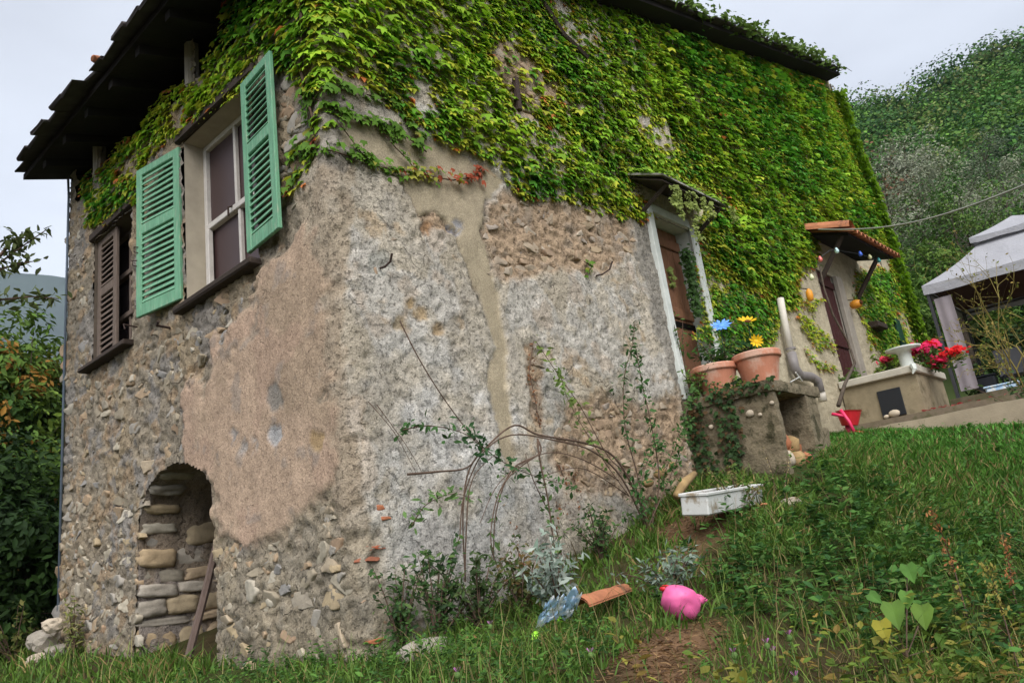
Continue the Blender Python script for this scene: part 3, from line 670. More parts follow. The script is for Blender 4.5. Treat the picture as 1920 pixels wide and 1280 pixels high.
# ---- windows of the left wall
def frame_bar(mb, y0, y1, z0, z1, x, t=.05): mb.box((x, (y0 + y1) / 2, (z0 + z1) / 2), (t, abs(y1 - y0), abs(z1 - z0)), bev=.006)
def reveal(y0, y1, z0, z1, dp, name, mat):
    b = MB(); e = .004
    b.add([(e, y0, z0), (dp, y0, z0), (dp, y1, z0), (e, y1, z0), (e, y0, z1), (dp, y0, z1), (dp, y1, z1), (e, y1, z1)], [(0, 1, 2, 3), (7, 6, 5, 4), (4, 5, 1, 0), (3, 2, 6, 7)])
    return b.build(name, mat, house)
M['reveal'] = material('pale_reveal_plaster', s2l(168, 158, 140), rough=.9, var=.14, sc=5, bump=.3)
def window(y0, y1, z0, z1, x, fm, muntin_z, muntin_y, paneM):
    f = MB(); t = .05
    frame_bar(f, y0, y0 + t, z0, z1, x); frame_bar(f, y1 - t, y1, z0, z1, x); frame_bar(f, y0 + t, y1 - t, z1 - t, z1, x); frame_bar(f, y0 + t, y1 - t, z0, z0 + t, x)
    wf = f.build('window', fm, house)
    for zz_ in muntin_z: b = MB(); frame_bar(b, y0 + t, y1 - t, zz_ - .03, zz_ + .03, x - .012, .06); b.build('transom', fm, wf)
    for yy, za, zb_ in muntin_y: b = MB(); frame_bar(b, yy - .018, yy + .018, za, zb_, x - .006, .04); b.build('muntin', fm, wf)
    ys = [y0 + t] + [m[0] for m in muntin_y[:1]] + [y1 - t]; zs_ = [z0 + t] + sorted(muntin_z) + [z1 - t]
    for a in range(len(ys) - 1):
        for c in range(len(zs_) - 1):
            b = MB(); b.box((x + .018, (ys[a] + ys[a + 1]) / 2, (zs_[c] + zs_[c + 1]) / 2), (.006, ys[a + 1] - ys[a] - .01, zs_[c + 1] - zs_[c] - .01)); b.build('pane', paneM, wf)
    return wf
reveal(.97, 2.2, 2.97, 4.6, .34, 'window_reveal', M['reveal']); reveal(3.34, 4.34, 2.99, 4.42, .3, 'window_reveal', M['inner'])
w1 = window(.97, 2.2, 2.99, 4.6, .21, M['white_paint'], [3.74], [(1.62, 3.77, 4.55), (1.58, 3.04, 3.71)], M['pane'])
b = MB(); frame_bar(b, 2.08, 2.14, 3.04, 3.71, .18, .05); b.build('casement_stile', M['white_paint'], w1)
b = MB(); b.tube([(.17, 1.66, 3.76), (.13, 1.66, 3.74), (.13, 1.66, 3.66)], .009); b.build('latch', M['iron'], w1)
M['pane_dark'] = material('pane_dark_interior', s2l(40, 34, 36), rough=.15, var=.1, bump=0, spec=.5)  # darkness of the room behind is put into the pane colour
w2 = window(3.34, 4.34, 2.99, 4.42, .2, M['grey_wood'], [3.45, 3.92], [(3.84, 3.04, 4.37)], M['pane_dark'])
for (y0_, y1_, z_0) in ((.93, 2.26, 2.93), (3.28, 4.46, 2.955)):
    b = MB(); b.box((.06, (y0_ + y1_) / 2, z_0), (.34, y1_ - y0_, .055), bev=.012, jit=.006); b.build('window_sill', M['old_wood'], house)
b = MB(); b.box((.05, 1.585, 4.655), (.2, 1.4, .10), bev=.015, jit=.008); b.build('lintel', M['old_wood'], house)
b = MB(); b.box((.06, 3.84, 4.47), (.2, 1.14, .09), bev=.015, jit=.008); b.build('lintel', M['old_wood'], house)

def shutter(hinge, th, wd, z0, z1, sgn, mat, split, slatmat=None, missing=(), th_=.035, name='shutter', bottom_panel=.12, label=None, slat_tilt=1.08):
    """a louvred leaf: hinge point (x,y), swings along sgn*y by angle th out from the wall"""
    e = thing('shutter', (hinge[0], hinge[1], 0), None, None); e.parent = house
    if label: e['label'] = label
    dv = Vector((-math.sin(th), sgn * math.cos(th), 0)); rot = Matrix(((sgn * math.cos(th) * 1.0, dv.x, 0), (-sgn * dv.x * sgn * 1.0, dv.y, 0), (0, 0, 1)))
    nrm = Vector((0, 0, 1)).cross(dv); 
    if nrm.x > 0: nrm = -nrm
    rot = Matrix((( -nrm.x, dv.x, 0), (-nrm.y, dv.y, 0), (0, 0, 1)))   # local x = inward, local y = along the leaf
    O = Vector((hinge[0], hinge[1], 0))
    def bx(nm, c, size, R2=None, bev=.006, m=None):
        b = MB(); Mm = rot if R2 is None else rot @ R2; b.box(tuple(O + rot @ Vector(c)), size, M=Mm, bev=bev); return b.build(nm, m or mat, e)
    st = .085; zm = z0 + (z1 - z0) * split
    bx('stile', (0, st / 2, (z0 + z1) / 2), (th_, st, z1 - z0)); bx('stile', (0, wd - st / 2, (z0 + z1) / 2), (th_, st, z1 - z0))
    bx('rail', (0, wd / 2, z1 - .04), (th_ * .96, wd - 2 * st, .08)); bx('rail', (0, wd / 2, z0 + bottom_panel / 2), (th_ * .96, wd - 2 * st, bottom_panel)); bx('rail', (0, wd / 2, zm), (th_ * .96, wd - 2 * st, .10))
    for (a, c) in ((z0 + bottom_panel, zm - .05), (zm + .05, z1 - .08)):
        n = max(4, int(round((c - a) / .060)))
        for i in range(n):
            if (round(a, 1), i) in missing: continue
            zc_ = a + (i + .5) * (c - a) / n
            tl = slat_tilt + (random.uniform(-.05, .05))
            bx('louvre', (0, wd / 2, zc_), (.054, wd - 2 * st, .009), R2=Matrix.Rotation(-tl, 3, 'Y') @ Matrix.Rotation(random.uniform(-.02, .02), 3, 'X'), bev=0)
    return e, O, rot
e1, O1, r1 = shutter((-.02, 2.24), math.radians(10.6), .65, 3.05, 4.57, 1, M['green_paint'], .57, label='left green louvred shutter swung slightly out')
e2, O2, r2 = shutter((-.055, 1.03), math.radians(4.5), .53, 3.02, 4.55, -1, M['green_paint'], .57, label='right green louvred shutter seen at an angle')
e3, O3, r3 = shutter((.05, 4.33), 0, .50, 3.0, 4.42, -1, M['grey_wood'], .56, bottom_panel=.06, label='bare grey louvred shutter with paint gone')
for c in ((.0, .6, 3.75), (.0, .62, 3.62)):
    b = MB(); p = O1 + r1 @ Vector(c); b.tube([p, p + Vector((-.05, .03, .0)), p + Vector((-.05, .03, -.05)), p + Vector((-.01, .01, -.06))], .006); b.build('catch', M['iron'], e1)
b = MB(); b.tube([(-.01, 3.2, 3.08), (-.14, 3.2, 3.09), (-.14, 3.16, 3.03)], .008); b.build('shutter_stay', M['iron'], house)
b = MB(); b.tube([(-.01, 2.5, 2.86), (-.14, 2.48, 2.86), (-.15, 2.42, 2.88)], .012); b.build('shutter_stay', M['iron'], house)
# iron hooks on the right wall
for pts in ([(712,503),(722,500),(732,490),(735,475)], [(1118,517),(1130,514),(1143,505),(1148,490)]):
    P0 = at(*pts[0], 'y', .0); b = MB(); q = [at(p[0], p[1], 'y', -.02 - .03 * i) for i, p in enumerate(pts)]
    b.tube(q, .009); b.build('iron_hook', M['iron'], house)
b = MB(); b.tube([at(966, 148, 'y', -.04), at(973, 207, 'y', -.04)], .035, n=7); b.build('tie_bar', M['iron'], house)
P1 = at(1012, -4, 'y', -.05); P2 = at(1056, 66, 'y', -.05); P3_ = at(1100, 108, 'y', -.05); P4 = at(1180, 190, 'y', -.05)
b = MB(); b.tube([P1, P2, P3_], .04, n=6); b.build('dark_gap_strip', M['old_wood'], house)  # dark strip standing in for a shadowed gap in the vine
# thin pipe at the far left corner
b = MB(); b.tube([(-.05, 5.06, 5.5), (-.03, 5.09, 5.3), (-.02, 5.11, .1)], .014, n=8); b.build('drainpipe', M['bluepipe'], house, smooth=True)

# ---- right wall door under the small canopy
def doorset(x0, x1, z0, z1, dp, wm, fm, boards, planks=True):
    b = MB(); e = -.004
    b.add([(x0, e, z0), (x0, dp, z0), (x1, dp, z0), (x1, e, z0), (x0, e, z1), (x0, dp, z1), (x1, dp, z1), (x1, e, z1)], [(0, 1, 5, 4), (2, 3, 7, 6), (4, 5, 6, 7), (0, 3, 2, 1)])
    rv = b.build('door_reveal', fm, house)
    d = thing('door', (x0, dp, z0), None, None); d.parent = house
    n = boards; wd = (x1 - x0 - .06) / n
    for i in range(n):
        b = MB(); b.box((x0 + .03 + (i + .5) * wd, dp - .03, (z0 + z1) / 2), (wd - .008, .035, z1 - z0 - .03), bev=.006); b.build('board', wm, d)
    for zz_ in (z0 + .25, (z0 + z1) / 2 - .05, z1 - .2):
        b = MB(); b.box(((x0 + x1) / 2, dp - .062, zz_), (x1 - x0 - .07, .03, .13), bev=.008); b.build('rail', wm, d)
    return d
doorset(4.52, 5.42, 1.98, 4.12, .20, M['door_wood'], M['fresh_white'], 5)
b = MB(); b.box((4.46, -.035, 3.02), (.11, .07, 2.32), bev=.01, jit=.004); b.build('door_frame', M['fresh_white'], house)
b = MB(); b.box((5.50, -.02, 3.05), (.15, .07, 2.2), bev=.01, jit=.006); b.build('door_frame', M['fresh_white'], house)
b = MB(); b.box((4.97, -.02, 4.19), (.93, .06, .12), bev=.01, jit=.004); b.build('door_frame', M['fresh_white'], house)
cp = MB(); y_o = -.44
Vc = [(4.16, -.01, 4.47), (5.72, -.01, 4.50), (5.72, y_o, 4.28), (4.16, y_o, 4.25)]; Vc += [(p[0], p[1], p[2] + .02) for p in Vc]
cp.add(Vc, [(0, 1, 2, 3), (7, 6, 5, 4), (0, 4, 5, 1), (1, 5, 6, 2), (2, 6, 7, 3), (3, 7, 4, 0)]); can = cp.build('door_canopy', M['old_wood'], house)
b = MB(); b.add([(4.12, .0, 4.51), (5.76, .0, 4.54), (5.76, y_o - .04, 4.325), (4.12, y_o - .04, 4.295), (4.12, .0, 4.54), (5.76, .0, 4.57), (5.76, y_o - .04, 4.345), (4.12, y_o - .04, 4.315)], [(0, 1, 2, 3), (7, 6, 5, 4), (0, 4, 5, 1), (1, 5, 6, 2), (2, 6, 7, 3), (3, 7, 4, 0)])
M['sheet'] = material('grey_roofing_sheet', s2l(150, 146, 140), rough=.7, var=.2, sc=8, bump=.3); b.build('roofing_sheet', M['sheet'], can)
for xx in (4.3, 5.55):
    b = MB(); b.tube([(xx, -.01, 4.05), (xx, -.42, 4.27)], .03, n=4); b.build('bracket', M['old_wood'], can)
# ---- second door under the tiled porch roof
doorset(9.98, 10.75, 2.0, 4.5, .07, M['red_door'], M['grey_plaster'], 4)
b = MB(); b.box((10.9, -.03, 3.25), (.30, .10, 2.5), bev=.01); b.build('door_pier', M['grey_plaster'], house)
pc = MB(); Vp = [(9.95, .0, 5.12), (12.6, .0, 5.18), (12.6, -.66, 4.98), (9.95, -.66, 4.86)]; Vp += [(p[0], p[1], p[2] + .05) for p in Vp]
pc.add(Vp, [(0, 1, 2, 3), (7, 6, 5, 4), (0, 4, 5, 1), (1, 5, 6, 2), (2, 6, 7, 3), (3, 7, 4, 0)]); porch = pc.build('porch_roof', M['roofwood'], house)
for i in range(13):
    xx = 9.98 + i * .212; V = []; F = []
    for k in range(9):
        q = math.pi * k / 8
        for (yy, zz_) in ((.02, 5.16 + i * .004), (-.78, 4.88 + i * .008)):
            V += [(xx + .1 * math.cos(q), yy, zz_ + .075 * math.sin(q)), (xx + .085 * math.cos(q), yy, zz_ + .06 * math.sin(q))]
    for k in range(8):
        a = k * 4; F += [(a, a + 4, a + 6, a + 2), (a + 1, a + 3, a + 7, a + 5), (a + 2, a + 6, a + 7, a + 3)]
    F += [(0, 2, 3, 1), (32, 33, 35, 34)]
    b = MB(); b.add(V, F); b.build('roof_tile', M['tile'], porch)
b = MB(); V = []; F = []
for k in range(9):
    q = math.pi * k / 8
    for yy in (.05, -.70): V.append((9.86 - .0 + .0, yy, 5.12 + (yy) * .33)); V[-1] = (9.90 + .16 * math.cos(q), yy * 1.1, 5.17 + yy * .34 + .15 * math.sin(q))
for k in range(8): F.append((k * 2, k * 2 + 2, k * 2 + 3, k * 2 + 1))
b.add(V, F); b.build('ridge_tile', M['tile'], porch)
for xx in (10.0, 11.9):
    b = MB(); b.tube([(xx, -.01, 4.25), (xx + .02, -.55, 4.92)], .045, n=4); b.build('bracket', M['old_wood'], porch)
# downpipe with elbow
q = [at(1463, 560, 'y', -.10), at(1470, 600, 'y', -.10), at(1484, 665, 'y', -.10)]
b = MB(); b.tube(q, .052, n=12); dp_ = b.build('downpipe', M['pipe'], house, smooth=True)
b = MB(); b.tube([at(1484, 662, 'y', -.10), at(1490, 690, 'y', -.11), at(1500, 704, 'y', -.12), at(1520, 706, 'y', -.14), at(1533, 714, 'y', -.16), at(1538, 735, 'y', -.16)], .068, n=12); b.build('elbow', M['greypipe'], dp_, smooth=True)
b = MB(); b.tube([at(1538, 730, 'y', -.16), at(1543, 752, 'y', -.16)], .062, n=12); b.build('pipe_outlet', M['pipe'], dp_, smooth=True)
b = MB(); b.tube([at(1482, 652, 'y', -.10), at(1483, 656, 'y', -.10)], .071, n=12); b.build('clamp', M['greypipe'], dp_)
# dark green shutter and a dark shelf on the far part of the wall
b = MB(); b.box((14.1, -.06, 3.4), (.32, .05, 1.5), bev=.01); b.build('side_door', M['dgreen'], house)
b = MB(); b.box((12.35, -.12, 3.75), (.55, .2, .12), bev=.02, jit=.01); b.build('wall_shelf', M['old_wood'], house)

# ------------------------------------------------------------ climbing vine
# three-pointed leaf: x across, y towards the tip, z off the surface
LV = np.array([(0, 0, .0), (0, -.42, -.05), (-.42, -.36, -.02), (-.60, .10, -.14), (-.25, .16, .03), (0, .62, -.16), (.25, .16, .03), (.60, .10, -.14), (.42, -.36, -.02)])
LF = np.array([(0, i, i % 8 + 1) for i in range(1, 9)])
def basis(nrm, tip):
    nrm = nrm / np.linalg.norm(nrm, axis=1, keepdims=True); tip = tip - nrm * (tip * nrm).sum(1, keepdims=True)
    tip = tip / (np.linalg.norm(tip, axis=1, keepdims=True) + 1e-9); return np.cross(tip, nrm), tip, nrm
def scatter(P, nrm, tip, size, LVv, LFf):
    r, t, n = basis(nrm, tip); size = np.asarray(size)[:, None, None]
    Vx = P[:, None, :] + size * (LVv[None, :, 0:1] * r[:, None] + LVv[None, :, 1:2] * t[:, None] + LVv[None, :, 2:3] * n[:, None])
    F = LFf[None] + (np.arange(len(P)) * len(LVv))[:, None, None]
    return Vx.reshape(-1, 3), F.reshape(-1, LFf.shape[1])
GREENS = [C_(92, 128, 34), C_(110, 142, 40), C_(74, 112, 30), C_(56, 98, 32), C_(128, 148, 48), C_(138, 140, 52)]
def vine_leaves(s0, s1, z0, z1, dens, polys, holes, size, bulge, seed, deep=0.0, under=True, edge_noise=12, clipz=None, tilt=.55):
    rng = np.random.default_rng(seed); n = int((s1 - s0) * (z1 - z0) * dens)
    s = rng.uniform(s0, s1, n); z = rng.uniform(z0, z1, n)
    P, Nn = wall_xyz(s, z); px, py, dd = proj(P)
    wx = px + edge_noise * fbm(s, z, 2.2, 3, seed + 5) * 1.6; wy = py + edge_noise * fbm(s, z, 2.2, 3, seed + 6) * 1.6
    d = np.full(n, -1e9)
    for p in polys: d = np.maximum(d, sdf(p, wx, wy))
    for hpoly in holes: d = np.minimum(d, np.where(rng.random(n) < .13, 12, -sdf(hpoly, wx, wy)))
    ok = (d > rng.uniform(-3, 6, n)) & (dd > .5)
    if clipz is not None: ok &= clipz(s, z)
    s, z, P, Nn, d, px, py = s[ok], z[ok], P[ok], Nn[ok], d[ok], px[ok], py[ok]; n = len(s)
    # shingled fold pattern running down to the right
    fold = fbm(s * 1.0 + z * .25, z * 1.5 - s * .3, 2.1, 3, seed + 8); fold2 = fbm(s * .8, z * 2.4 + s * .5, 4.2, 2, seed + 9)
    thick = .03 + bulge * sm(d, 0, 60) * (.55 + .7 * fold + .5 * fold2).clip(.12, 1.5)
    u = rng.random(n) ** .6; off = .015 + thick * u
    P = P + Nn * off[:, None]; P[:, 2] -= .03 * u
    up = np.array([0, 0, 1.0]); j = rng.normal(0, .21, (n, 3))
    nr = Nn * (1 - .35 * u[:, None]) + up * (tilt + .25 * rng.random((n, 1))) + j
    tp = -up[None] + rng.normal(0, .24, (n, 3)) + Nn * .45
    sz = size * rng.uniform(.4, 1.3, n) * (1 - .25 * sm(-d, -14, 4))
    t1 = fbm(s, z, 1.1, 3, seed + 20); t2 = rng.random(n)
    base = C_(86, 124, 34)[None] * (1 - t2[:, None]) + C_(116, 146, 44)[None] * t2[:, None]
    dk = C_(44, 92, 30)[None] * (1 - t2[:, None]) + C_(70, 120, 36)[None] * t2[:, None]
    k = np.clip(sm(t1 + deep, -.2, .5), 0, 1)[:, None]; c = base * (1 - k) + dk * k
    yel = (sm(-d, -26, -2) * .6 + .12 > rng.random(n))[:, None]; c = np.where(yel, c * .45 + C_(150, 146, 56) * .55, c)
    rust = ((sm(-d, -12, 0) * .13 + .0015) > rng.random(n))[:, None]; c = np.where(rust, C_(150, 92, 58), c)
    c = c * rng.uniform(.72, 1.15, (n, 1)) * A(2.2, 2.0, 1.4)
    return P, nr, tp, sz, c
VA = [(585,-420),(1080,-220),(1150,-60),(1200,8),(1300,48),(1440,101),(1551,152),(1578,215),(1604,290),(1655,370),(1704,428),(1722,480),(1728,560),(1738,625),(1702,610),(1680,545),(1668,500),(1665,470),(1600,445),(1530,432),(1528,470),(1540,500),(1500,512),(1490,545),(1468,562),(1425,545),(1380,530),(1345,500),(1318,460),(1300,425),(1310,395),(1365,388),(1255,332),(1178,338),(1205,372),(1220,410),(1190,418),(1150,410),(1100,395),(1050,378),(1000,372),(950,362),(928,330),(900,300),(840,280),(795,262),(760,240),(712,205),(680,160),(640,150),(590,120)]
VH = [[(925,85),(960,82),(1005,108),(1040,150),(1050,182),(1010,165),(1000,195),(980,165),(950,158),(930,140)], [(955,165),(985,165),(1000,225),(968,218)], [(1195,205),(1230,228),(1275,270),(1270,292),(1228,268),(1195,235)], [(1030,-10),(1050,5),(1106,84),(1088,92),(1060,60)], [(770,140),(800,160),(812,195),(790,232),(770,200)], [(1020,230),(1050,240),(1035,262)]]
right_clip = lambda s, z: (s > -.1) & (z < ROOF(s) - .02) & (s < np.interp(z, [0, 4, 6.5, 7.6, 8.3, 9.4, 11], [15.6, 15.5, 15.2, 14.9, 14.6, 14.4, 14.2]) + .12)
vine = thing('climbing_vine', (0, 0, 0), 'yellow green climbing vine spreading from the roof corner over both stone walls', 'vine')
parts = []
parts.append(vine_leaves(0, 5.6, 2.3, 7.4, 640, [VA], VH, .095, .16, 101))
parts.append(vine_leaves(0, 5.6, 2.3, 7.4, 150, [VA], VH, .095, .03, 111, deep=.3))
PB = [(1000,-100),(1300,48),(1300,330),(1190,336),(1060,200),(1000,100)]
# left wall garland below the eave
VL = [[(600,-420),(640,150),(600,170),(562,172),(545,150),(508,128),(498,96),(458,180),(410,205),(372,228),(330,262),(300,285),(270,322),(262,372),(235,398),(205,424),(172,432),(160,372),(146,342),(178,318),(225,282),(262,232),(300,190),(345,150),(395,95),(420,40),(430,-300)]]
VLh = [[(340,120),(385,110),(380,150),(350,165)], [(175,300),(190,300),(190,345),(178,345)], [(230,300),(262,290),(255,325),(232,330)], [(320,200),(345,190),(345,225),(325,230)]]
left_clip = lambda s, z: (s < .06) & (z < 5.72) & (s > -5.1)
parts.append(vine_leaves(-5.1, .06, 3.6, 5.75, 640, VL, VLh, .095, .12, 121, deep=.12, clipz=left_clip, edge_noise=9))
VS_ = [[(548,150),(610,160),(640,215),(612,260),(600,300),(578,345),(540,372),(528,352),(560,320),(575,290),(545,296),(548,282),(585,255),(585,200)]]
parts.append(vine_leaves(-.6, .25, 3.0, 5.2, 260, VS_, [], .085, .05, 131, clipz=lambda s, z: s < .3, edge_noise=9))
# thin runners with small leaves
RUN = [([(600,165),(650,170),(700,180),(745,195),(765,235),(800,262)], 7, .075, .1), ([(560,175),(590,185),(640,210),(690,228),(730,240),(765,258),(800,285)], 9, .085, .0), ([(630,225),(650,250),(680,290),(715,315),(745,322)], 5, .055, .0), ([(548,288),(580,280),(620,282),(665,296),(710,312),(760,322),(800,330),(850,338),(885,332),(905,318)], 10, .07, 1.0), ([(720,250),(740,275),(765,300),(778,318)], 5, .05, .3), ([(735,190),(770,215),(790,235)], 6, .06, .2), ([(575,200),(582,240),(590,275)], 6, .07, .6), ([(1095,490),(1110,500),(1098,515)], 6, .045, .3), ([(560,320),(548,350),(535,368)], 7, .07, .5)]
stem = MB()
def runner(pts, wpx, size, red, n_per, rng, plane='y', pv=-.03):
    Q = np.array([at(p[0], p[1], plane, pv) if (plane == 'y' and p[0] > 598) else at(p[0], p[1], 'x', pv) for p in pts]); out = []
    stem.tube(list(Q), .006, n=4)
    for a in range(len(Q) - 1):
        ln = np.linalg.norm(Q[a + 1] - Q[a]); m = int(ln * n_per) + 2
        t = rng.random(m); out.append(np.c_[Q[a] + (Q[a + 1] - Q[a]) * t[:, None], (a + t) / (len(Q) - 1)])
    o = np.vstack(out); m = len(o); p = o[:, :3]; nr_ = np.where(p[:, 1:2] > .02, A(-1, 0, 0), A(0, -1, 0))
    d = .006 * wpx
    p = p + rng.normal(0, d * .6, (m, 3)) * (1 - np.abs(nr_)) + nr_ * rng.uniform(.0, .05, (m, 1))
    c = (C_(92, 130, 40) * (1 - rng.random((m, 1)) * .0)) * rng.uniform(.75, 1.2, (m, 1)); f = o[:, 3:4]
    if red: 
        rr_ = np.clip((f - .55) / .35, 0, 1) * red > rng.random((m, 1)); c = np.where(rr_, C_(160, 78, 52) * rng.uniform(.8, 1.2, (m, 1)), c)
        yy_ = np.clip((f - .3) / .4, 0, 1) * .6 * red > rng.random((m, 1)); c = np.where(yy_ & ~rr_, C_(146, 146, 56), c)
    return p, nr_ + A(0, 0, .5) + rng.normal(0, .3, (m, 3)), A(0, 0, -1) + rng.normal(0, .4, (m, 3)), size * rng.uniform(.6, 1.15, m), c
rng = np.random.default_rng(55)
for pts, wpx, size, red in RUN: parts.append(runner(pts, wpx, size, red, 60 if wpx > 8 else 48, rng))
# trunk-like stems on the wall
for pts in ([(585,300),(580,250),(586,190),(570,140),(600,40)], [(600,170),(700,190),(800,265),(900,300)], [(500,100),(420,170),(330,230),(200,360)]):
    pass
def emit(name, parts, parent, big=0, mat='leaf', lv=LV, lf=LF):
    P = np.vstack([p[0] for p in parts]); nr = np.vstack([p[1] for p in parts]); tp = np.vstack([p[2] for p in parts]); sz = np.concatenate([p[3] for p in parts]); c = np.vstack([p[4] for p in parts])
    _x, _y, dd = proj(P); inview = (_x > 0) & (_x < 1920) & (_y > 0) & (_y < 1280); key = np.where(inview, sz / np.maximum(dd, .3), 0)
    order = np.argsort(-key); isbig = np.zeros(len(P), bool); isbig[order[:big]] = True
    V, F = scatter(P[~isbig], nr[~isbig], tp[~isbig], sz[~isbig], lv, lf)
    o = npmesh(name, V, F, M[mat], parent, col=np.repeat(c[~isbig], len(lv), 0)); o['kind'] = 'stuff'
    for i in np.nonzero(isbig)[0]:
        V, F = scatter(P[i:i+1], nr[i:i+1], tp[i:i+1], sz[i:i+1], lv, lf); npmesh('leaf', V, F, M[mat], parent, col=np.repeat(c[i:i+1], len(lv), 0))
    return o
emit('foliage', parts, vine, big=298)
stem.tube([(-.03, .25, 5.4), (-.05, .12, 4.8), (-.04, .2, 4.2), (-.03, .1, 3.7)], [.012, .014, .012, .01], n=5)
stem.build('stems', M['twig'], vine)['kind'] = 'stuff'
print('vine leaves', sum(len(p[0]) for p in parts))

vine2 = thing('climbing_vine', (5.8, -.1, 2.2), 'dense deep green vine blanket covering the far half of the long wall', 'vine')
def far_end(s, z): return right_clip(s, z)
pf = [vine_leaves(5.5, 15.8, 3.4, 10.6, 420, [VA], VH, .115, .30, 201, deep=.22, clipz=right_clip, tilt=.7),
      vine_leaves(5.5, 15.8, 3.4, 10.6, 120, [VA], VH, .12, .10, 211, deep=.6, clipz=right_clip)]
# overhanging bottom fringe of the blanket
FR = [[(1300,430),(1345,450),(1400,480),(1450,500),(1500,505),(1490,548),(1468,565),(1425,552),(1385,535),(1345,505),(1316,462)]]
pf.append(vine_leaves(5.2, 10.5, 3.0, 6.0, 420, FR, [], .12, .6, 221, deep=.5, edge_noise=6))
pf.append(vine_leaves(4.6, 9.5, 2.6, 5.2, 420, [[(1425,530),(1500,520),(1498,575),(1470,590),(1440,590)]], [], .10, .30, 222, deep=.5, edge_noise=5))
rng = np.random.default_rng(223); m = 520; Pk = np.c_[rng.uniform(4.1, 5.75, m), -rng.random(m) ** 1.6 * .5, np.zeros(m)]; Pk[:, 2] = 4.57 + Pk[:, 1] * .48 + rng.uniform(0, .05, m); Pk = Pk[rng.random(m) < .75]
pf.append((Pk, rng.normal(0, .25, (len(Pk), 3)) + A(-.2, -.6, .8), rng.normal(0, .3, (len(Pk), 3)) + A(0, -.5, -.8), .09 * rng.uniform(.6, 1.2, len(Pk)), C_(100, 136, 42) * A(2.0, 1.8, 1.3) * rng.uniform(.6, 1.1, (len(Pk), 1))))
# end face bulging past the corner
rng = np.random.default_rng(66); n = 11000; z = rng.uniform(3.2, 9.75, n); ex = np.interp(z, [0, 4, 6.5, 7.6, 8.3, 9.4, 11], [15.6, 15.5, 15.2, 14.9, 14.6, 14.4, 14.2]); y = rng.uniform(-.25, 1.2, n)
Pp = np.c_[ex + rng.uniform(-.1, .18, n), y, z]; pf.append((Pp, A(.35, -.8, .6) + rng.normal(0, .25, (n, 3)), A(0, 0, -1) + rng.normal(0, .3, (n, 3)), .125 * rng.uniform(.6, 1.2, n), C_(100, 136, 42) * A(2.1, 1.85, 1.35) * rng.uniform(.6, 1.1, (n, 1))))
emit('foliage', pf, vine2, big=0)

# vine creeping over the edge of the roof and hanging tendrils at the canopy
rt = []
rng = np.random.default_rng(68)
for k in range(60):
    xx = rng.uniform(5.5, 14.3) if k > 10 else rng.uniform(8.0, 9.4); m = int(rng.uniform(6, 26)); h_ = rng.uniform(.03, .16)
    Pp = np.c_[xx + rng.normal(0, .18, m), -.36 + rng.normal(0, .08, m), ROOF(xx) + .12 + rng.random(m) * h_]
    rt.append((Pp, rng.normal(0, .5, (m, 3)) + A(-.2, -.5, .7), rng.normal(0, .6, (m, 3)) + A(0, -.3, -.3), .10 * rng.uniform(.5, 1.1, m), C_(96, 122, 52) * rng.uniform(.6, 1.1, (m, 1))))
for (px, py0, py1) in ((1268,345,410),(1262,350,385),(1300,360,412),(1318,370,415),(1332,380,408),(1290,360,395),(1302,410,455),(1372,388,420),(1240,425,462)):
    P0 = at(px, py0, 'y', -.5 if px < 1360 else -.3); m = int((py1 - py0) * .9); zt = P0[2] - rng.random(m) * (py1 - py0) * .0068
    if px == 1240: P0 = at(px, py0, 'y', .12); 
    Pp = np.c_[P0[0] + rng.normal(0, .022, m), P0[1] + rng.normal(0, .02, m), zt]
    rt.append((Pp, rng.normal(0, .4, (m, 3)) + A(-.3, -1, .3), rng.normal(0, .3, (m, 3)) + A(0, 0, -1), .055 * rng.uniform(.6, 1.1, m), C_(136, 150, 78) * rng.uniform(.8, 1.15, (m, 1))))
emit('roof_edge_foliage', rt, vine2)
hb = MB()
for k in range(5):
    xx = [8.4, 9.2, 11.5, 13.2, 14.2][k]; hb.tube([(xx, -.33, ROOF(xx) + .1), (xx + .15, -.42, ROOF(xx) + .2), (xx + .42, -.46, ROOF(xx) + .19)], .006, n=4)
hb.build('stems', M['twig'], vine2)['kind'] = 'stuff'

ivy = thing('ivy', (7.6, -.05, 2.1), 'small leaved green ivy on the beige plaster around the downpipe', 'ivy')
IV = [[(1292,440),(1330,485),(1400,530),(1460,565),(1470,600),(1452,640),(1438,690),(1425,690),(1402,640),(1388,668),(1340,650),(1300,640),(1310,570),(1303,505)], [(1482,560),(1520,592),(1556,632),(1566,660),(1532,650),(1495,612)], [(1500,640),(1535,668),(1566,694),(1560,702),(1522,684)], [(1486,556),(1540,556),(1525,590)], [(1600,505),(1660,492),(1708,545),(1728,585),(1742,640),(1700,676),(1655,690),(1630,650),(1618,608),(1600,560)]]
IH = [[(1328,518),(1352,525),(1350,540),(1330,532)], [(1612,600),(1640,590),(1660,640),(1652,680),(1625,660)], [(1440,640),(1480,640),(1470,720),(1440,720)], [(1690,585),(1720,590),(1725,640),(1700,630)]]
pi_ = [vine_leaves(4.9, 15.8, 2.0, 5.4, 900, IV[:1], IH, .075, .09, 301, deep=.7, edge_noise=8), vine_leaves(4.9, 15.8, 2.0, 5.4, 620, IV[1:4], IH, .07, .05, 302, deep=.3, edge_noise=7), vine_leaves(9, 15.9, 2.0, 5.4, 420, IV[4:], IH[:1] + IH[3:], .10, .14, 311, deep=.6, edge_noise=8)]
m = 500; q = np.c_[rng.uniform(0, 1, m)]
A0, B0 = at(1278, 470, 'y', -.02), at(1300, 590, 'y', -.02)
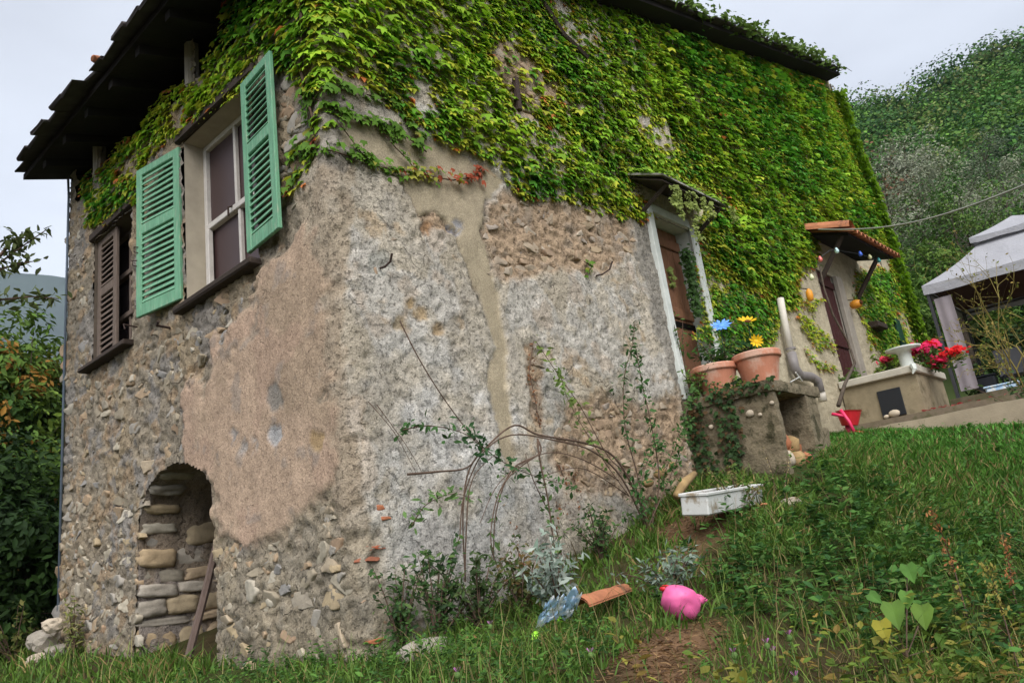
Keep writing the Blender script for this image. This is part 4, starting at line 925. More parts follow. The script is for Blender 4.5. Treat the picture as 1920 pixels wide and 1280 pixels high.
pi_.append((A0 + (B0 - A0) * q + A(.06, -.03, 0) + rng.normal(0, .035, (m, 3)), A(-.5, -1, .2) + rng.normal(0, .3, (m, 3)), A(0, 0, -1) + rng.normal(0, .3, (m, 3)), .05 * rng.uniform(.6, 1.1, m), C_(62, 92, 40) * rng.uniform(.7, 1.1, (m, 1))))
emit('foliage', pi_, ivy)
b = MB(); b.tube([at(1537, 500, 'y', -.2), at(1545, 540, 'y', -.3), at(1562, 590, 'y', -.35), at(1590, 640, 'y', -.4), at(1603, 680, 'y', -.5), at(1584, 720, 'y', -.6), at(1572, 760, 'y', -.6)], [.012, .014, .016, .018, .02, .024, .03], n=7); b.build('woody_stem', M['bark'], ivy, smooth=True)

# ------------------------------------------------------------ woods and trees
QV = np.array([(-.5, -.5, 0), (.5, -.45, .08), (.45, .5, 0), (-.45, .5, .08)]); QF = np.array([(0, 1, 2, 3)])
LNV = np.array([(0, -.5, 0), (.22, -.1, .05), (.16, .25, .03), (0, .55, -.05), (-.16, .25, .03), (-.22, -.1, .05)]); LNF = np.array([(0, 1, 2, 3), (0, 3, 4, 5)])
def ball(rng, n, shell=.55):
    d = rng.normal(0, 1, (n, 3)); d /= np.linalg.norm(d, axis=1, keepdims=True); r = rng.random((n, 1)) ** (1 / 3.0) * (1 - shell) + shell
    return d, d * r
rng = np.random.default_rng(400)
Pc, Nc, Tc, Sc_, Cc = [], [], [], [], []
cnt = 0
for k in range(1300):
    a = math.radians(rng.uniform(-6, 16.5)); r = rng.uniform(30, 97)
    if rng.random() > (r / 97) ** .8: continue
    zb = float(hillz(a, r)); R_c = rng.uniform(1.3, 2.6) * (1.1 if r > 60 else .9)
    n = int(315 * (1.35 if r < 50 else .8)); d, p = ball(rng, n, .6)
    # crown made of a few lobes
    lob = rng.normal(0, .42, (6, 3)); li = rng.integers(0, 6, n); p = p * .62 + lob[li]; p[:, 2] *= .85
    d = d * .6 + p * .6
    C0 = A(EYE[0] + r * math.cos(a), EYE[1] + r * math.sin(a), zb + R_c * .75)
    P = C0 + p * R_c; kind = rng.random(); 
    base = C_(76, 122, 50) if kind < .45 else (C_(98, 138, 54) if kind < .7 else (C_(54, 94, 50) if kind < .9 else C_(124, 138, 76)))
    t = fbm(A(a * 30), A(r / 8), 1, 2, 12)[0]; base = base * (.78 + .35 * t) * rng.uniform(.75, 1.2)
    if abs(math.degrees(a) - 10.9) < 1.2 and 50 < r < 75 and rng.random() < .5: base = C_(122, 84, 62)
    c = base * rng.uniform(.6, 1.3, (n, 1))
    Pc.append(P); Nc.append(d + rng.normal(0, .35, (n, 3)) + A(0, 0, .35)); Tc.append(rng.normal(0, 1, (n, 3))); Sc_.append(rng.uniform(.13, .34, n) * (.62 if r < 50 else .9)); Cc.append(c); cnt += 1
P, nr, tp, sz, c = [np.concatenate(q) for q in (Pc, Nc, Tc, Sc_, Cc)]
V, F = scatter(P, nr, tp, sz, QV, QF)
wood = npmesh('woodland', V, F, M['needle'], col=np.repeat(c, 4, 0)); setprops(wood, 'dense green woodland covering the hillside behind the house', 'woodland', kind='stuff')
print('crowns', cnt)

def tree(name, base, trunk_pts, lobes, nleaf, size, cols, label, cat, seed, lv=LNV, lf=LNF, mat='needle', group=None, rb=.16, droop=.3, flat=1.0):
    rng = np.random.default_rng(seed); base = A(*base)
    t = thing(name, base, label, cat, group)
    b = MB(); b.tube([base + A(*p) for p in trunk_pts], np.linspace(rb, rb * .45, len(trunk_pts)), n=8); b.build('trunk', M['bark'], t, smooth=True)
    top = base + A(*trunk_pts[-1]); br = MB(); Ps, Ns, Ts, Cs = [], [], [], []
    tot = sum(l[3] ** 2 for l in lobes)
    for l in lobes:
        c0 = base + A(*l[:3]); r = l[3]; m1 = (top + c0) / 2 + rng.normal(0, .12 * r, 3)
        br.tube([top - A(0, 0, .3), m1, c0], [rb * .4, rb * .25, rb * .1], n=5)
        for k in range(7):
            e = c0 + rng.normal(0, .5, 3) * r; br.tube([m1 * .3 + c0 * .7, (c0 + e) / 2 + rng.normal(0, .08, 3) * r, e], [rb * .12, rb * .07, rb * .03], n=4)
        n = int(nleaf * r * r / tot); d, p = ball(rng, n, .35)
        nc = max(5, n // 60); cl = rng.normal(0, .5, (nc, 3)); ci = rng.integers(0, nc, n)     # small clusters inside the lobe
        p = cl[ci] * .95 + p * .28; p[:, 2] *= flat
        Ps.append(c0 + p * r); Ns.append(d * .6 + p * .5 + A(0, 0, .4) + rng.normal(0, .4, (n, 3))); Ts.append(rng.normal(0, .8, (n, 3)) - A(0, 0, droop))
        cc_ = np.array([C_(*q) for q in cols]); w_ = rng.integers(0, len(cols), nc)[ci]; Cs.append(cc_[w_] * rng.uniform(.65, 1.2, (n, 1)))
    br.build('branches', M['bark'], t)
    P = np.vstack(Ps); V, F = scatter(P, np.vstack(Ns), np.vstack(Ts), size * rng.uniform(.6, 1.25, len(P)), lv, lf)
    npmesh('crown', V, F, M[mat], t, col=np.repeat(np.vstack(Cs), len(lv), 0)); return t
def dirpt(px, py, dist):
    d = ray(px, py); return EYE + d / math.hypot(d[0], d[1]) * dist
# grey olive on the slope behind the house
o = dirpt(1768, 560, 31)
ol = [(-.2, 0, 4.6, 1.9), (.6, -.9, 3.2, 1.6), (-.6, 1.0, 3.0, 1.7), (.2, .2, 5.8, 1.1), (1.0, -1.6, 2.4, 1.3), (-.7, 1.9, 1.9, 1.2), (0, -.5, 2.2, 1.4), (.4, -2.4, 3.0, 1.2)]
tree('olive_tree', o, [(0, 0, -1), (.1, .1, .8), (-.1, -.1, 1.6), (.1, 0, 2.4)], ol, 19000, .115, [(146, 152, 128), (132, 138, 112), (156, 160, 140), (118, 126, 98)], 'large grey green olive tree beyond the far corner of the house', 'tree', 501, rb=.22, flat=.9)
for i, (px, py, dist, r, cols, lab) in enumerate([
    (1900, 420, 40, 2.2, [(112, 124, 98), (96, 108, 84)], 'grey green tree higher up the slope at the right edge'),
    (1850, 560, 26, 1.9, [(70, 104, 46), (92, 120, 52)], 'bushy green tree rising over the white gazebo roof'),
    (1700, 560, 36, 2.0, [(64, 88, 44), (80, 104, 48)], 'dark green tree just past the far house corner'),
    (1800, 590, 21, 1.1, [(84, 118, 48), (104, 132, 56)], 'low green bush between the olive tree and the gazebo')]):
    b_ = dirpt(px, py, dist)
    lo = [(0, 0, 2.0 * r * .8, r), (.5 * r, -.7 * r, 1.4 * r, r * .8), (-.5 * r, .8 * r, 1.3 * r, r * .8), (0, .2, 2.7 * r * .8, r * .6), (.2, -1.2 * r, .9 * r, r * .7), (0, 1.2 * r, .8 * r, .7 * r)]
    tree('slope_tree', b_ - A(0, 0, 1), [(0, 0, -2), (.05, .05, .5), (0, 0, 1.0 * r)], lo, 10500, .11, cols, lab, 'tree', 520 + i, rb=.13)
tree('added_dark_shrub', (17.5, -2.2, 1.7), [(0, 0, 0), (.05, 0, .8), (0, 0, 1.4)], [(0, 0, 1.6, 1.0), (0, -1.3, 1.4, 1.0), (0, 1.3, 1.3, .9), (-.2, -2.6, 1.5, 1.0), (0, -.6, .8, .9), (0, -2, .7, .9), (0, 1, .6, .8)], 14000, .13, [(56, 80, 38), (70, 96, 44), (48, 70, 36)], 'dark dense shrub added behind the gazebo to darken its interior', 'shrub', 530, rb=.08)  # shrub added so the view through the gazebo reads dark
# garden trees left of the house
tb = dirpt(35, 1150, 13.5)
tb = A(tb[0], tb[1], float(gz(tb[0], tb[1])) - .2)
lob = []
for (px, py, dist, r) in ((50, 690, 13.2, .75), (20, 760, 12.8, .9), (95, 720, 13.6, .7), (45, 820, 13.0, 1.15), (-80, 720, 13.4, 1.0), (-70, 800, 13, 1.3), (95, 860, 13.8, 1.0), (10, 900, 12.6, 1.1), (-30, 690, 13.0, .8), (75, 960, 13.4, 1.0)):
    q = dirpt(px, py, dist) - tb; lob.append((*q, r))
tree('fruit_tree', tb, [(0, 0, -.3), (.1, .1, 1.2), (-.1, .2, 2.4), (0, 0, 3.2)], lob, 26000, .125, [(88, 116, 44), (70, 100, 38), (108, 132, 50), (60, 90, 36), (80, 108, 40), (160, 118, 52), (120, 124, 46), (92, 118, 48), (84, 112, 42), (74, 104, 40), (96, 120, 48)], 'leafy fruit tree with some orange leaves left of the house', 'tree', 540, rb=.14, droop=.6)
tb2 = dirpt(-10, 1180, 10.2); tb2 = A(tb2[0], tb2[1], float(gz(tb2[0], tb2[1])) - .2)
lob = []
for (px, py, dist, r) in ((60, 1010, 11.2, .85), (10, 1060, 10.6, .9), (85, 1110, 11.6, .75), (-50, 980, 10.6, 1.0), (30, 1150, 10.4, .6), (-40, 1120, 10, .8), (100, 1020, 12, .7)):
    q = dirpt(px, py, dist) - tb2; lob.append((*q, r))
tree('dark_shrub', tb2, [(0, 0, -.3), (0, .1, .5), (0, 0, 1.0)], lob, 17000, .11, [(46, 70, 30), (38, 60, 28), (58, 84, 34), (50, 76, 30)], 'dark evergreen shrub at the foot of the fruit tree', 'shrub', 541, rb=.08)
# a bough with few leaves reaching over the sky on the left
tb3 = dirpt(-120, 800, 9); bt = thing('walnut_bough', (tb3[0], tb3[1], tb3[2]), 'sparse leafy bough poking into the sky from the left edge', 'branch')
b = MB(); tips = []
for pl_ in ([(-120, 800), (-60, 600), (-10, 500), (30, 470), (85, 432)], [(-40, 560), (0, 505), (35, 495), (62, 490)], [(0, 480), (25, 450), (50, 445)], [(-100, 640), (-40, 560), (0, 562), (60, 556), (110, 560)]):
    Q = [dirpt(p[0], p[1], 9 + .0 * i) for i, p in enumerate(pl_)]; b.tube(Q, np.linspace(.02, .005, len(Q)), n=5)
    for i in range(1, len(Q)):
        for t in np.linspace(0, 1, 9): tips.append(Q[i - 1] * (1 - t) + Q[i] * t)
b.build('twigs', M['twig'], bt)
tips = np.array(tips); rng = np.random.default_rng(70); idx = rng.integers(0, len(tips), 330); P = tips[idx] + rng.normal(0, .055, (330, 3))
V, F = scatter(P, rng.normal(0, .6, (330, 3)) + A(0, -.3, .6), rng.normal(0, .6, (330, 3)) - A(0, 0, .6), .115 * rng.uniform(.6, 1.2, 330), LNV, LNF)
npmesh('leaves', V, F, M['needle'], bt, col=np.repeat(C_(96, 108, 62) * rng.uniform(.5, 1.3, (330, 1)), 6, 0))['kind'] = 'stuff'

# ------------------------------------------------------------ masonry and terrace right of the door
def G(x, y): return float(gzn(A(x), A(y))[0])
blk = thing('concrete_block', (4.43, 0, .7), 'mossy concrete hutch with a dark square opening below the brown door', 'masonry')
def rough_box(x0, x1, y0, y1, z0, z1, mat, name, parent, step=.035, amp=.034, seed=0):
    """box with uneven worn faces and soft corners"""
    Vv = []; Fv = []; hx, hy, hz = (x1 - x0) / 2, (y1 - y0) / 2, (z1 - z0) / 2; c = A(x0 + hx, y0 + hy, z0 + hz)
    for ax in range(3):
        for sg in (-1, 1):
            o1, o2 = [i for i in range(3) if i != ax]; hh = (hx, hy, hz); na = max(2, int(2 * hh[o1] / step)); nb = max(2, int(2 * hh[o2] / step))
            base = len(Vv)
            for i in range(na + 1):
                for j in range(nb + 1):
                    p = [0, 0, 0]; p[ax] = sg * hh[ax]; p[o1] = -hh[o1] + 2 * hh[o1] * i / na; p[o2] = -hh[o2] + 2 * hh[o2] * j / nb; Vv.append(p)
            for i in range(na):
                for j in range(nb):
                    q = base + i * (nb + 1) + j; f = (q, q + nb + 1, q + nb + 2, q + 1); Fv.append(f if (sg > 0) == (ax != 1) else f[::-1])
    Vv = np.array(Vv); n_ = Vv / A(hx, hy, hz); r = .02
    rd = np.clip(np.abs(n_) * 1.0, 0, 1); nrm = n_ ** 7; nrm = nrm / (np.linalg.norm(nrm, axis=1, keepdims=True) + 1e-9)
    d = fbm(Vv[:, 0] + seed, Vv[:, 1], 5, 4, seed, Vv[:, 2]) * amp + fbm(Vv[:, 0] + seed, Vv[:, 1], 16, 2, seed + 3, Vv[:, 2]) * amp * .5
    edge = np.sort(np.abs(n_), axis=1)[:, 1] > .97
    Vv = Vv + c + nrm * (d - edge * .008)[:, None]
    return npmesh(name, Vv, Fv, M[mat], parent, smooth=True)
rough_box(4.40, 4.50, -1.03, .02, .5, 1.74, 'concrete', 'side_wall', blk, seed=1)
rough_box(4.36, 5.62, -1.06, .02, 1.72, 1.84, 'concrete', 'top_slab', blk, seed=2, amp=.025)
rough_box(5.22, 5.54, -1.04, .02, .6, 1.73, 'concrete', 'pillar', blk, seed=3)
rough_box(4.50, 5.22, -.12, .02, .5, 1.73, 'flat_black', 'back_fill', blk, seed=4)  # black colour paints the shade at the back of the opening
rough_box(4.50, 5.22, -.88, -.10, .5, 1.22, 'tile', 'rock_fill', blk, seed=5, amp=.06)
rough_box(5.54, 5.86, -.98, .02, .7, 1.40, 'concrete', 'buttress', blk, seed=7)
for i, (x, y, z, r, mt) in enumerate(((4.66, -.80, 1.27, .08, 'drift'), (4.86, -.84, 1.24, .10, 'tile'), (5.07, -.84, 1.22, .10, 'drift'), (4.6, -.95, 1.06, .09, 'rockpale'), (4.85, -.95, 1.04, .10, 'drift'), (5.08, -.95, 1.05, .08, 'tile'))):
    b = MB(); b.blob((x, y, z), (r, r * .8, r), seed=i + 5, amp=.3); b.build('loose_stone', M[mt], blk, smooth=True)
for (px, py, r) in ((1406, 775, .045), (1425, 777, .022), (1333, 800, .03), (1447, 755, .025)):
    p = at(px, py, 'x', 4.39); b = MB(); b.blob(p, (r * .6, r, r * .85), seed=int(px), amp=.2); b.build('pebble', M['rockpale'], blk, smooth=True)
# ivy on the block
bi = thing('ivy', (4.4, -.5, .9), 'dark ivy trailing down the face of the concrete hutch', 'ivy'); rng = np.random.default_rng(90); pb = []
for pl_ in ([(1300, 740), (1310, 800), (1330, 860), (1350, 900)], [(1340, 735), (1350, 790), (1365, 840), (1380, 890)], [(1360, 730), (1375, 770), (1378, 820), (1375, 870)], [(1310, 745), (1350, 738), (1390, 728), (1440, 715)], [(1290, 770), (1300, 830), (1318, 890)]):
    Q = np.array([at(p[0], p[1], 'x', 4.35) for p in pl_]); m = 100; t = rng.random(m) * (len(Q) - 1); i0 = t.astype(int); p = Q[i0] + (Q[i0 + 1] - Q[i0]) * (t - i0)[:, None]
    p = p + rng.normal(0, .05, (m, 3)) * A(.3, 1, 1)
    pb.append((p, A(-1, -.2, .5) + rng.normal(0, .35, (m, 3)), A(0, 0, -1) + rng.normal(0, .4, (m, 3)), .055 * rng.uniform(.5, 1.2, m), np.where(rng.random((m, 1)) < .25, C_(92, 70, 44), C_(58, 84, 44)) * rng.uniform(.5, 1.2, (m, 1))))
emit('foliage', pb, bi)
# terrace
o = rough_box(9.35, 13.6, -6.5, -.0, 1.1, 1.715, 'slab', 'terrace', None, step=.12, amp=.012, seed=11); o['kind'] = 'structure'
o = rough_box(10.6, 18, -8, -1.3, 1.3, 1.93, 'slab', 'upper_terrace', None, step=.16, amp=.012, seed=12); o['kind'] = 'structure'
o = rough_box(8.2, 9.36, -5.5, -.2, .9, 1.52, 'step', 'garden_path', None, step=.16, amp=.02, seed=13); o['kind'] = 'structure'
# planter
pln = thing('raised_planter', (9.62, -.6, 1.71), 'rendered masonry planter with pale coping and a black hatch', 'planter')
rough_box(9.63, 11.3, -1.15, -.02, 1.68, 2.34, 'planter_conc', 'body', pln, step=.08, amp=.008, seed=21)
for (a, b_, c, d) in ((9.56, 9.84, -1.2, -.02), (9.84, 11.34, -1.2, -.98)):
    b = MB(); b.box(((a + b_) / 2, (c + d) / 2, 2.395), (b_ - a, d - c, .12), bev=.015, jit=.004); b.build('coping', M['cap'], pln)
b = MB(); b.box((10.5, -.5, 2.35), (1.5, .9, .06)); b.build('soil', M['soil'], pln)
b = MB(); b.box((9.615, -.715, 1.96), (.03, .34, .42), bev=.004); b.build('hatch', M['flat_black'], pln)
for (px, py, r, mt, lab) in ((1677, 776, .075, 'rockpale', 'round grey stone resting in front of the black planter hatch'), (1660, 772, .04, 'rockpale', 'small tan pebble beside the round stone at the planter')):
    p = at(px, py, 'x', 9.48); b = MB(); b.blob((p[0], p[1], 1.725 + r * .7), (r, r * 1.15, r * .8), seed=3); q = b.build('loose_stone', M[mt], smooth=True); setprops(q, lab, 'stone')
# planter greenery
def clump(name, c, spread, n, size, cols, label, cat, seed, lv=LNV, lf=LNF, mat='leaf', stems=8, h=.25, group=None, stemmat='twig', up=.8):
    rng = np.random.default_rng(seed); c = A(*c); t = thing(name, c, label, cat, group); b = MB(); tips = []
    for k in range(stems):
        e = c + A(rng.normal(0, spread), rng.normal(0, spread), h * rng.uniform(.5, 1.1)); m1 = (c + e) / 2 + A(0, 0, h * .15) + rng.normal(0, spread * .15, 3)
        b.tube([c + A(rng.normal(0, spread * .15), rng.normal(0, spread * .15), -.03), m1, e], [.006, .005, .003], n=4)
        for q in np.linspace(.2, 1, 6): tips.append((c * (1 - q) ** 2 + m1 * 2 * q * (1 - q) + e * q * q))
    b.build('stems', M[stemmat], t)
    tips = np.array(tips); P = tips[rng.integers(0, len(tips), n)] + rng.normal(0, size * .55, (n, 3)); cc_ = np.array([C_(*q) for q in cols])[rng.integers(0, len(cols), n)] * rng.uniform(.65, 1.2, (n, 1))
    P[:, 2] = np.maximum(P[:, 2], c[2] + size * .15)
    V, F = scatter(P, rng.normal(0, .45, (n, 3)) + A(-.2, -.25, up), rng.normal(0, .7, (n, 3)) + A(0, 0, .1), size * rng.uniform(.6, 1.25, n), lv, lf)
    npmesh('leaves', V, F, M[mat], t, col=np.repeat(cc_, len(lv), 0)); return t
clump('planter_plant', (9.75, -.22, 2.42), .14, 170, .09, [(104, 132, 58), (84, 116, 48)], 'low green plant at the wall end of the planter', 'plant', 600, h=.16)
clump('planter_plant', (9.9, -.62, 2.42), .12, 130, .09, [(98, 128, 52), (130, 148, 64)], 'green plant in the middle of the masonry planter', 'plant', 601, h=.15)
clump('planter_plant', (10.6, -.6, 2.42), .16, 200, .11, [(130, 156, 56), (110, 140, 48)], 'taller light green plant behind the white urn', 'plant', 602, h=.5)
urn = thing('white_urn', (9.85, -1.02, 2.455), 'white pedestal urn standing at the corner of the planter', 'urn')
b = MB(); b.lathe((9.85, -1.02, 2.455), [(.11, 0), (.10, .03), (.095, .22), (.12, .26), (.25, .29), (.26, .32), (.24, .32), (.22, .30), (0, .29)], n=26); b.build('bowl', M['fresh_white'], urn, smooth=True)
b = MB(); b.tube([(9.56, -1.16, 2.44), (9.52, -1.18, 2.36), (9.50, -1.14, 2.30)], [.05, .035, .01], n=6); q = b.build('spout', M['fresh_white'], urn)
def geranium(c, n, r, cols, label, seed, h=.14):
    rng = np.random.default_rng(seed); c = A(*c); t = thing('geranium', c, label, 'flowers', 'red and pink geraniums around the white urn'); b = MB()
    for k in range(8): b.tube([c, c + A(rng.normal(0, r * .5), rng.normal(0, r * .5), h)], .005, n=4)
    b.build('stems', M['twig'], t)
    P = c + A(0, 0, h) + rng.normal(0, 1, (n, 3)) * A(r, r, r * .45); V, F = scatter(P, rng.normal(0, .5, (n, 3)) + A(-.3, -.3, .7), rng.normal(0, 1, (n, 3)), .06 * rng.uniform(.6, 1.2, n), QV, QF)
    npmesh('petals', V, F, M['petal'], t, col=np.repeat(np.array([C_(*q) for q in cols])[rng.integers(0, len(cols), n)] * rng.uniform(.8, 1.15, (n, 1)), 4, 0))
    m = 90; P = c + A(0, 0, h * .3) + rng.normal(0, 1, (m, 3)) * A(r * .9, r * .9, .05); V, F = scatter(P, rng.normal(0, .5, (m, 3)) + A(0, 0, .7), rng.normal(0, 1, (m, 3)), .08 * rng.uniform(.6, 1.2, m), LNV, LNF)
    npmesh('leaves', V, F, M['leaf'], t, col=np.repeat(C_(84, 116, 56) * rng.uniform(.7, 1.1, (m, 1)), 6, 0))
geranium((10.05, -1.2, 2.5), 170, .11, [(226, 40, 100), (235, 60, 120)], 'pink geranium heads just right of the white urn', 701, h=.24)
geranium((10.3, -1.35, 2.42), 110, .08, [(228, 36, 90), (216, 30, 80)], 'deep pink geranium hanging lower over the planter edge', 702, h=.10)
geranium((10.3, -1.62, 2.45), 110, .08, [(236, 40, 40), (222, 30, 36)], 'scarlet geranium at the far right of the flower group', 703, h=.16)
geranium((10.35, -1.3, 2.6), 60, .05, [(236, 44, 44), (222, 30, 36)], 'small scarlet geranium head at the top of the group', 704, h=.22)
geranium((9.9, -.72, 2.45), 30, .05, [(214, 60, 90)], 'few pink flowers left of the white urn', 705, h=.22)
fp = thing('fallen_petals', (9.6, -1.6, 1.72), 'scattered red petals fallen along the terrace edge', 'petals'); setprops(fp, kind='stuff', group=None)
rng = np.random.default_rng(71); m = 90; P = np.c_[rng.uniform(9.4, 10.3, m), -1.1 - np.abs(rng.normal(0, .5, m)), np.full(m, 1.735)]; V, F = scatter(P, A(0, 0, 1) + rng.normal(0, .2, (m, 3)), rng.normal(0, 1, (m, 3)), np.full(m, .05), QV, QF)
npmesh('petals', V, F, M['petal'], fp, col=np.repeat(C_(190, 50, 60) * rng.uniform(.7, 1.1, (m, 1)), 4, 0))['kind'] = 'stuff'

# ------------------------------------------------------------ gazebo
gz0 = thing('gazebo', (12, -1.1, 1.93), 'garden gazebo with a two tier pale canvas roof and dark posts', 'gazebo')
gx0, gx1, gy0, gy1, ez = 12.0, 15.0, -4.1, -1.1, 4.16; gcx, gcy = 13.5, -2.6
def pyr(x0, x1, y0, y1, z0, f, z1, name, mat, val=.0, sag=.06):
    cx_, cy_ = (x0 + x1) / 2, (y0 + y1) / 2; nseg = 14; rings = 8; Vv = []; cor = [(x0, y0), (x1, y0), (x1, y1), (x0, y1)]
    for r_ in range(rings + 1):
        t = r_ / rings
        for s_ in range(4):
            a_, b_ = cor[s_], cor[(s_ + 1) % 4]
            for k in range(nseg):
                u = k / nseg; px, py = a_[0] + (b_[0] - a_[0]) * u, a_[1] + (b_[1] - a_[1]) * u; g_ = 1 - (1 - f) * t
                Vv.append((cx_ + (px - cx_) * g_, cy_ + (py - cy_) * g_, z0 + (z1 - z0) * t - sag * math.sin(math.pi * t) - .05 * math.sin(math.pi * u) * (1 - t)))
    m_ = 4 * nseg; F = [(i * m_ + k, i * m_ + (k + 1) % m_, (i + 1) * m_ + (k + 1) % m_, (i + 1) * m_ + k) for i in range(rings) for k in range(m_)]
    b = MB(); b.add(Vv, F); b.build(name, mat, gz0, smooth=False)
    if val:
        b = MB(); lo = [(p[0], p[1], p[2] - val - .012 * math.sin(i * .9)) for i, p in enumerate(Vv[:m_])]; b.add(Vv[:m_] + lo, [(k, (k + 1) % m_, m_ + (k + 1) % m_, m_ + k) for k in range(m_)]); b.build('valance', mat, gz0)
pyr(gx0, gx1, gy0, gy1, ez, .33, 4.92, 'canopy', M['canvas'], val=.17)
pyr(gx0 + .06, gx1 - .06, gy0 + .06, gy1 - .06, ez - .035, .33, 4.87, 'canopy_underside', M['canvas_dark'])  # darker brown sheet just below the canvas
pyr(gcx - .68, gcx + .68, gcy - .68, gcy + .68, 4.98, .02, 5.32, 'top_canopy', M['canvas'], val=.10, sag=.02)
for (x, y) in ((12.05, -1.15), (12.05, -4.05), (14.95, -1.15), (14.95, -4.05)):
    b = MB(); b.box((x, y, 3.03), (.05, .05, 2.2), bev=.004); b.build('post', M['metal'], gz0)
    b = MB(); b.box((x + (.12 if x < 13 else -.12), y, 3.03), (.03, .03, 2.2), bev=.004); b.build('post', M['metal'], gz0)
for (a, b_) in (((12.05, -1.15), (12.05, -4.05)), ((12.05, -1.15), (14.95, -1.15)), ((14.95, -1.15), (14.95, -4.05)), ((12.05, -4.05), (14.95, -4.05))):
    b = MB(); b.tube([(*a, 4.05), (*b_, 4.05)], .025, n=4); b.build('beam', M['metal'], gz0)
b = MB(); ys = np.linspace(-1.22, -1.50, 12); Vv = []
for i, y in enumerate(ys):
    for z in (2.18, 3.88): Vv.append((12.06 + .008 * math.sin(i * .9), y, z))
b.add(Vv, [(2 * i, 2 * i + 2, 2 * i + 3, 2 * i + 1) for i in range(11)]); b.build('side_curtain', M['panel'], gz0)
# garden chairs and boxes in the shade
def chair(c, mat, label, rz=0):
    t = thing('garden_chair', c, label, 'chair'); Rz = Matrix.Rotation(rz, 4, 'Z'); O = Vector(c)
    def w(x, y, z): return tuple(O + Rz @ Vector((x, y, z)))
    b = MB(); b.box(w(0, 0, .44), (.46, .46, .04), rz=rz, bev=.01); b.build('seat', mat, t)
    b = MB(); b.box(w(.22, 0, .70), (.04, .46, .5), rz=rz, bev=.01); b.build('backrest', mat, t)
    for sx in (-.2, .2):
        for sy in (-.2, .2): b = MB(); b.tube([w(sx, sy, .43), w(sx * 1.1, sy * 1.1, 0)], .018, n=5); b.build('leg', mat, t)
    for sy in (-.24, .24): b = MB(); b.tube([w(-.2, sy, .43), w(-.2, sy, .66), w(.22, sy, .68)], .016, n=5); b.build('armrest', mat, t)
chair((12.9, -2.0, 1.93), M['metal'], 'dark garden chair under the gazebo beside the grey curtain', .4)
chair((13.6, -2.7, 1.93), M['flat_black'], 'black garden chair deeper in the gazebo shade', 2.4)
for (c, s_, mt, lab) in (((12.7, -1.75, 2.07), (.35, .5, .26), 'bag', 'pale blue plastic tub on the terrace under the gazebo'), ((12.7, -2.5, 2.1), (.4, .55, .32), 'navy', 'dark blue storage crate under the gazebo'), ((13.0, -1.5, 2.2), (.3, .3, .5), 'flat_black', 'black bin next to the gazebo corner post')):
    x, y, z = c; a_, b2, hh = s_
    t = thing('storage_tub', (x, y, z - hh / 2), lab, 'container'); b = MB(); b.box(c, s_, bev=.03); b.build('body', M[mt], t)
    b = MB(); b.box((x, y, z + hh / 2 + .006), (a_ + .04, b2 + .04, .03), bev=.01); b.build('rim', M[mt], t)
# pale wooden table in the back
tt = thing('wooden_table', (14.6, -3.4, 1.93), 'pale wooden table at the back of the gazebo', 'table'); M['pine'] = material('pale_pine', s2l(170, 132, 86), rough=.7, bump=.2)
b = MB(); b.box((14.6, -3.4, 2.68), (.8, 1.6, .05), bev=.01); b.build('tabletop', M['pine'], tt)
for sx in (-.33, .33):
    for sy in (-.7, .7): b = MB(); b.box((14.6 + sx, -3.4 + sy, 2.3), (.06, .06, .72)); b.build('leg', M['pine'], tt)

# ------------------------------------------------------------ pots and flowers on the block
def pot(c, rt, rb_, h, label, tilt=0):
    t = thing('terracotta_pot', c, label, 'flower pot', 'terracotta pots on the concrete hutch'); Mx = Matrix.Rotation(tilt, 3, 'X')
    b = MB(); b.lathe(c, [(rb_, 0), (rt * .93, h * .78), (rt * .935, h * .80), (rt, h * .80), (rt * 1.03, h * .83), (rt * 1.03, h * .97), (rt, h), (rt * .90, h), (rt * .88, h * .86)], n=40, M=Mx); b.build('body', M['terracotta'], t, smooth=False)
    b = MB(); b.lathe(c, [(rt * .89, h * .86), (.001, h * .885)], n=24, M=Mx, cap0=False); b.build('soil', M['soil'], t)
pot((4.80, -.78, 1.845), .25, .165, .37, 'terracotta pot in front with a yellow flower in it')
pot((4.62, -.36, 1.815), .245, .165, .35, 'terracotta pot behind, half hidden and nearest the door')
dg = MB(); dg.lathe((5.32, -.35, 1.845), [(.09, 0), (.12, .22), (.125, .24), (.11, .24)], n=20); setprops(dg.build('green_pot', M['dgreen']), 'dark green plastic pot squeezed behind the two terracotta pots', 'flower pot')
def daisy(c, nrm, r, petalmat, centermat, label, stem_to, cat='flower', npet=11, cup=.25):
    t = thing('flower', c, label, cat); n_ = Vector(nrm).normalized(); Q = n_.to_track_quat('Z', 'Y').to_matrix(); C0 = Vector([float(v) for v in c])
    b = MB()
    for k in range(npet):
        a = 2 * math.pi * k / npet + random.uniform(-.1, .1); ln = r * random.uniform(.85, 1.1)
        pts = [(r * .25, -r * .07, 0), (r * .25, r * .07, 0), (ln * .7, r * .16, cup * r * .6), (ln, 0, cup * r), (ln * .7, -r * .16, cup * r * .6)]
        Rz = Matrix.Rotation(a, 3, 'Z'); b.add([tuple(C0 + Q @ (Rz @ Vector(p))) for p in pts], [(0, 4, 3, 2, 1)])
    b.build('petals', petalmat, t); b = MB(); b.blob(c, (r * .32, r * .32, r * .12), M=Q.to_4x4(), seed=2, amp=.05); b.build('flower_centre', centermat, t)
    b = MB(); b.tube([c, (A(*c) + A(*stem_to)) / 2 + A(.02, 0, 0), stem_to], .006, n=5); b.build('stem', M['dgreen'], t); return t
c1 = at(1402, 602, 'x', 4.98); daisy(c1, (-.35, -.35, .75), .12, M['yellow'], M['brown'], 'yellow sunflower with a brown heart above the front pot', (4.98, -.66, 2.15))
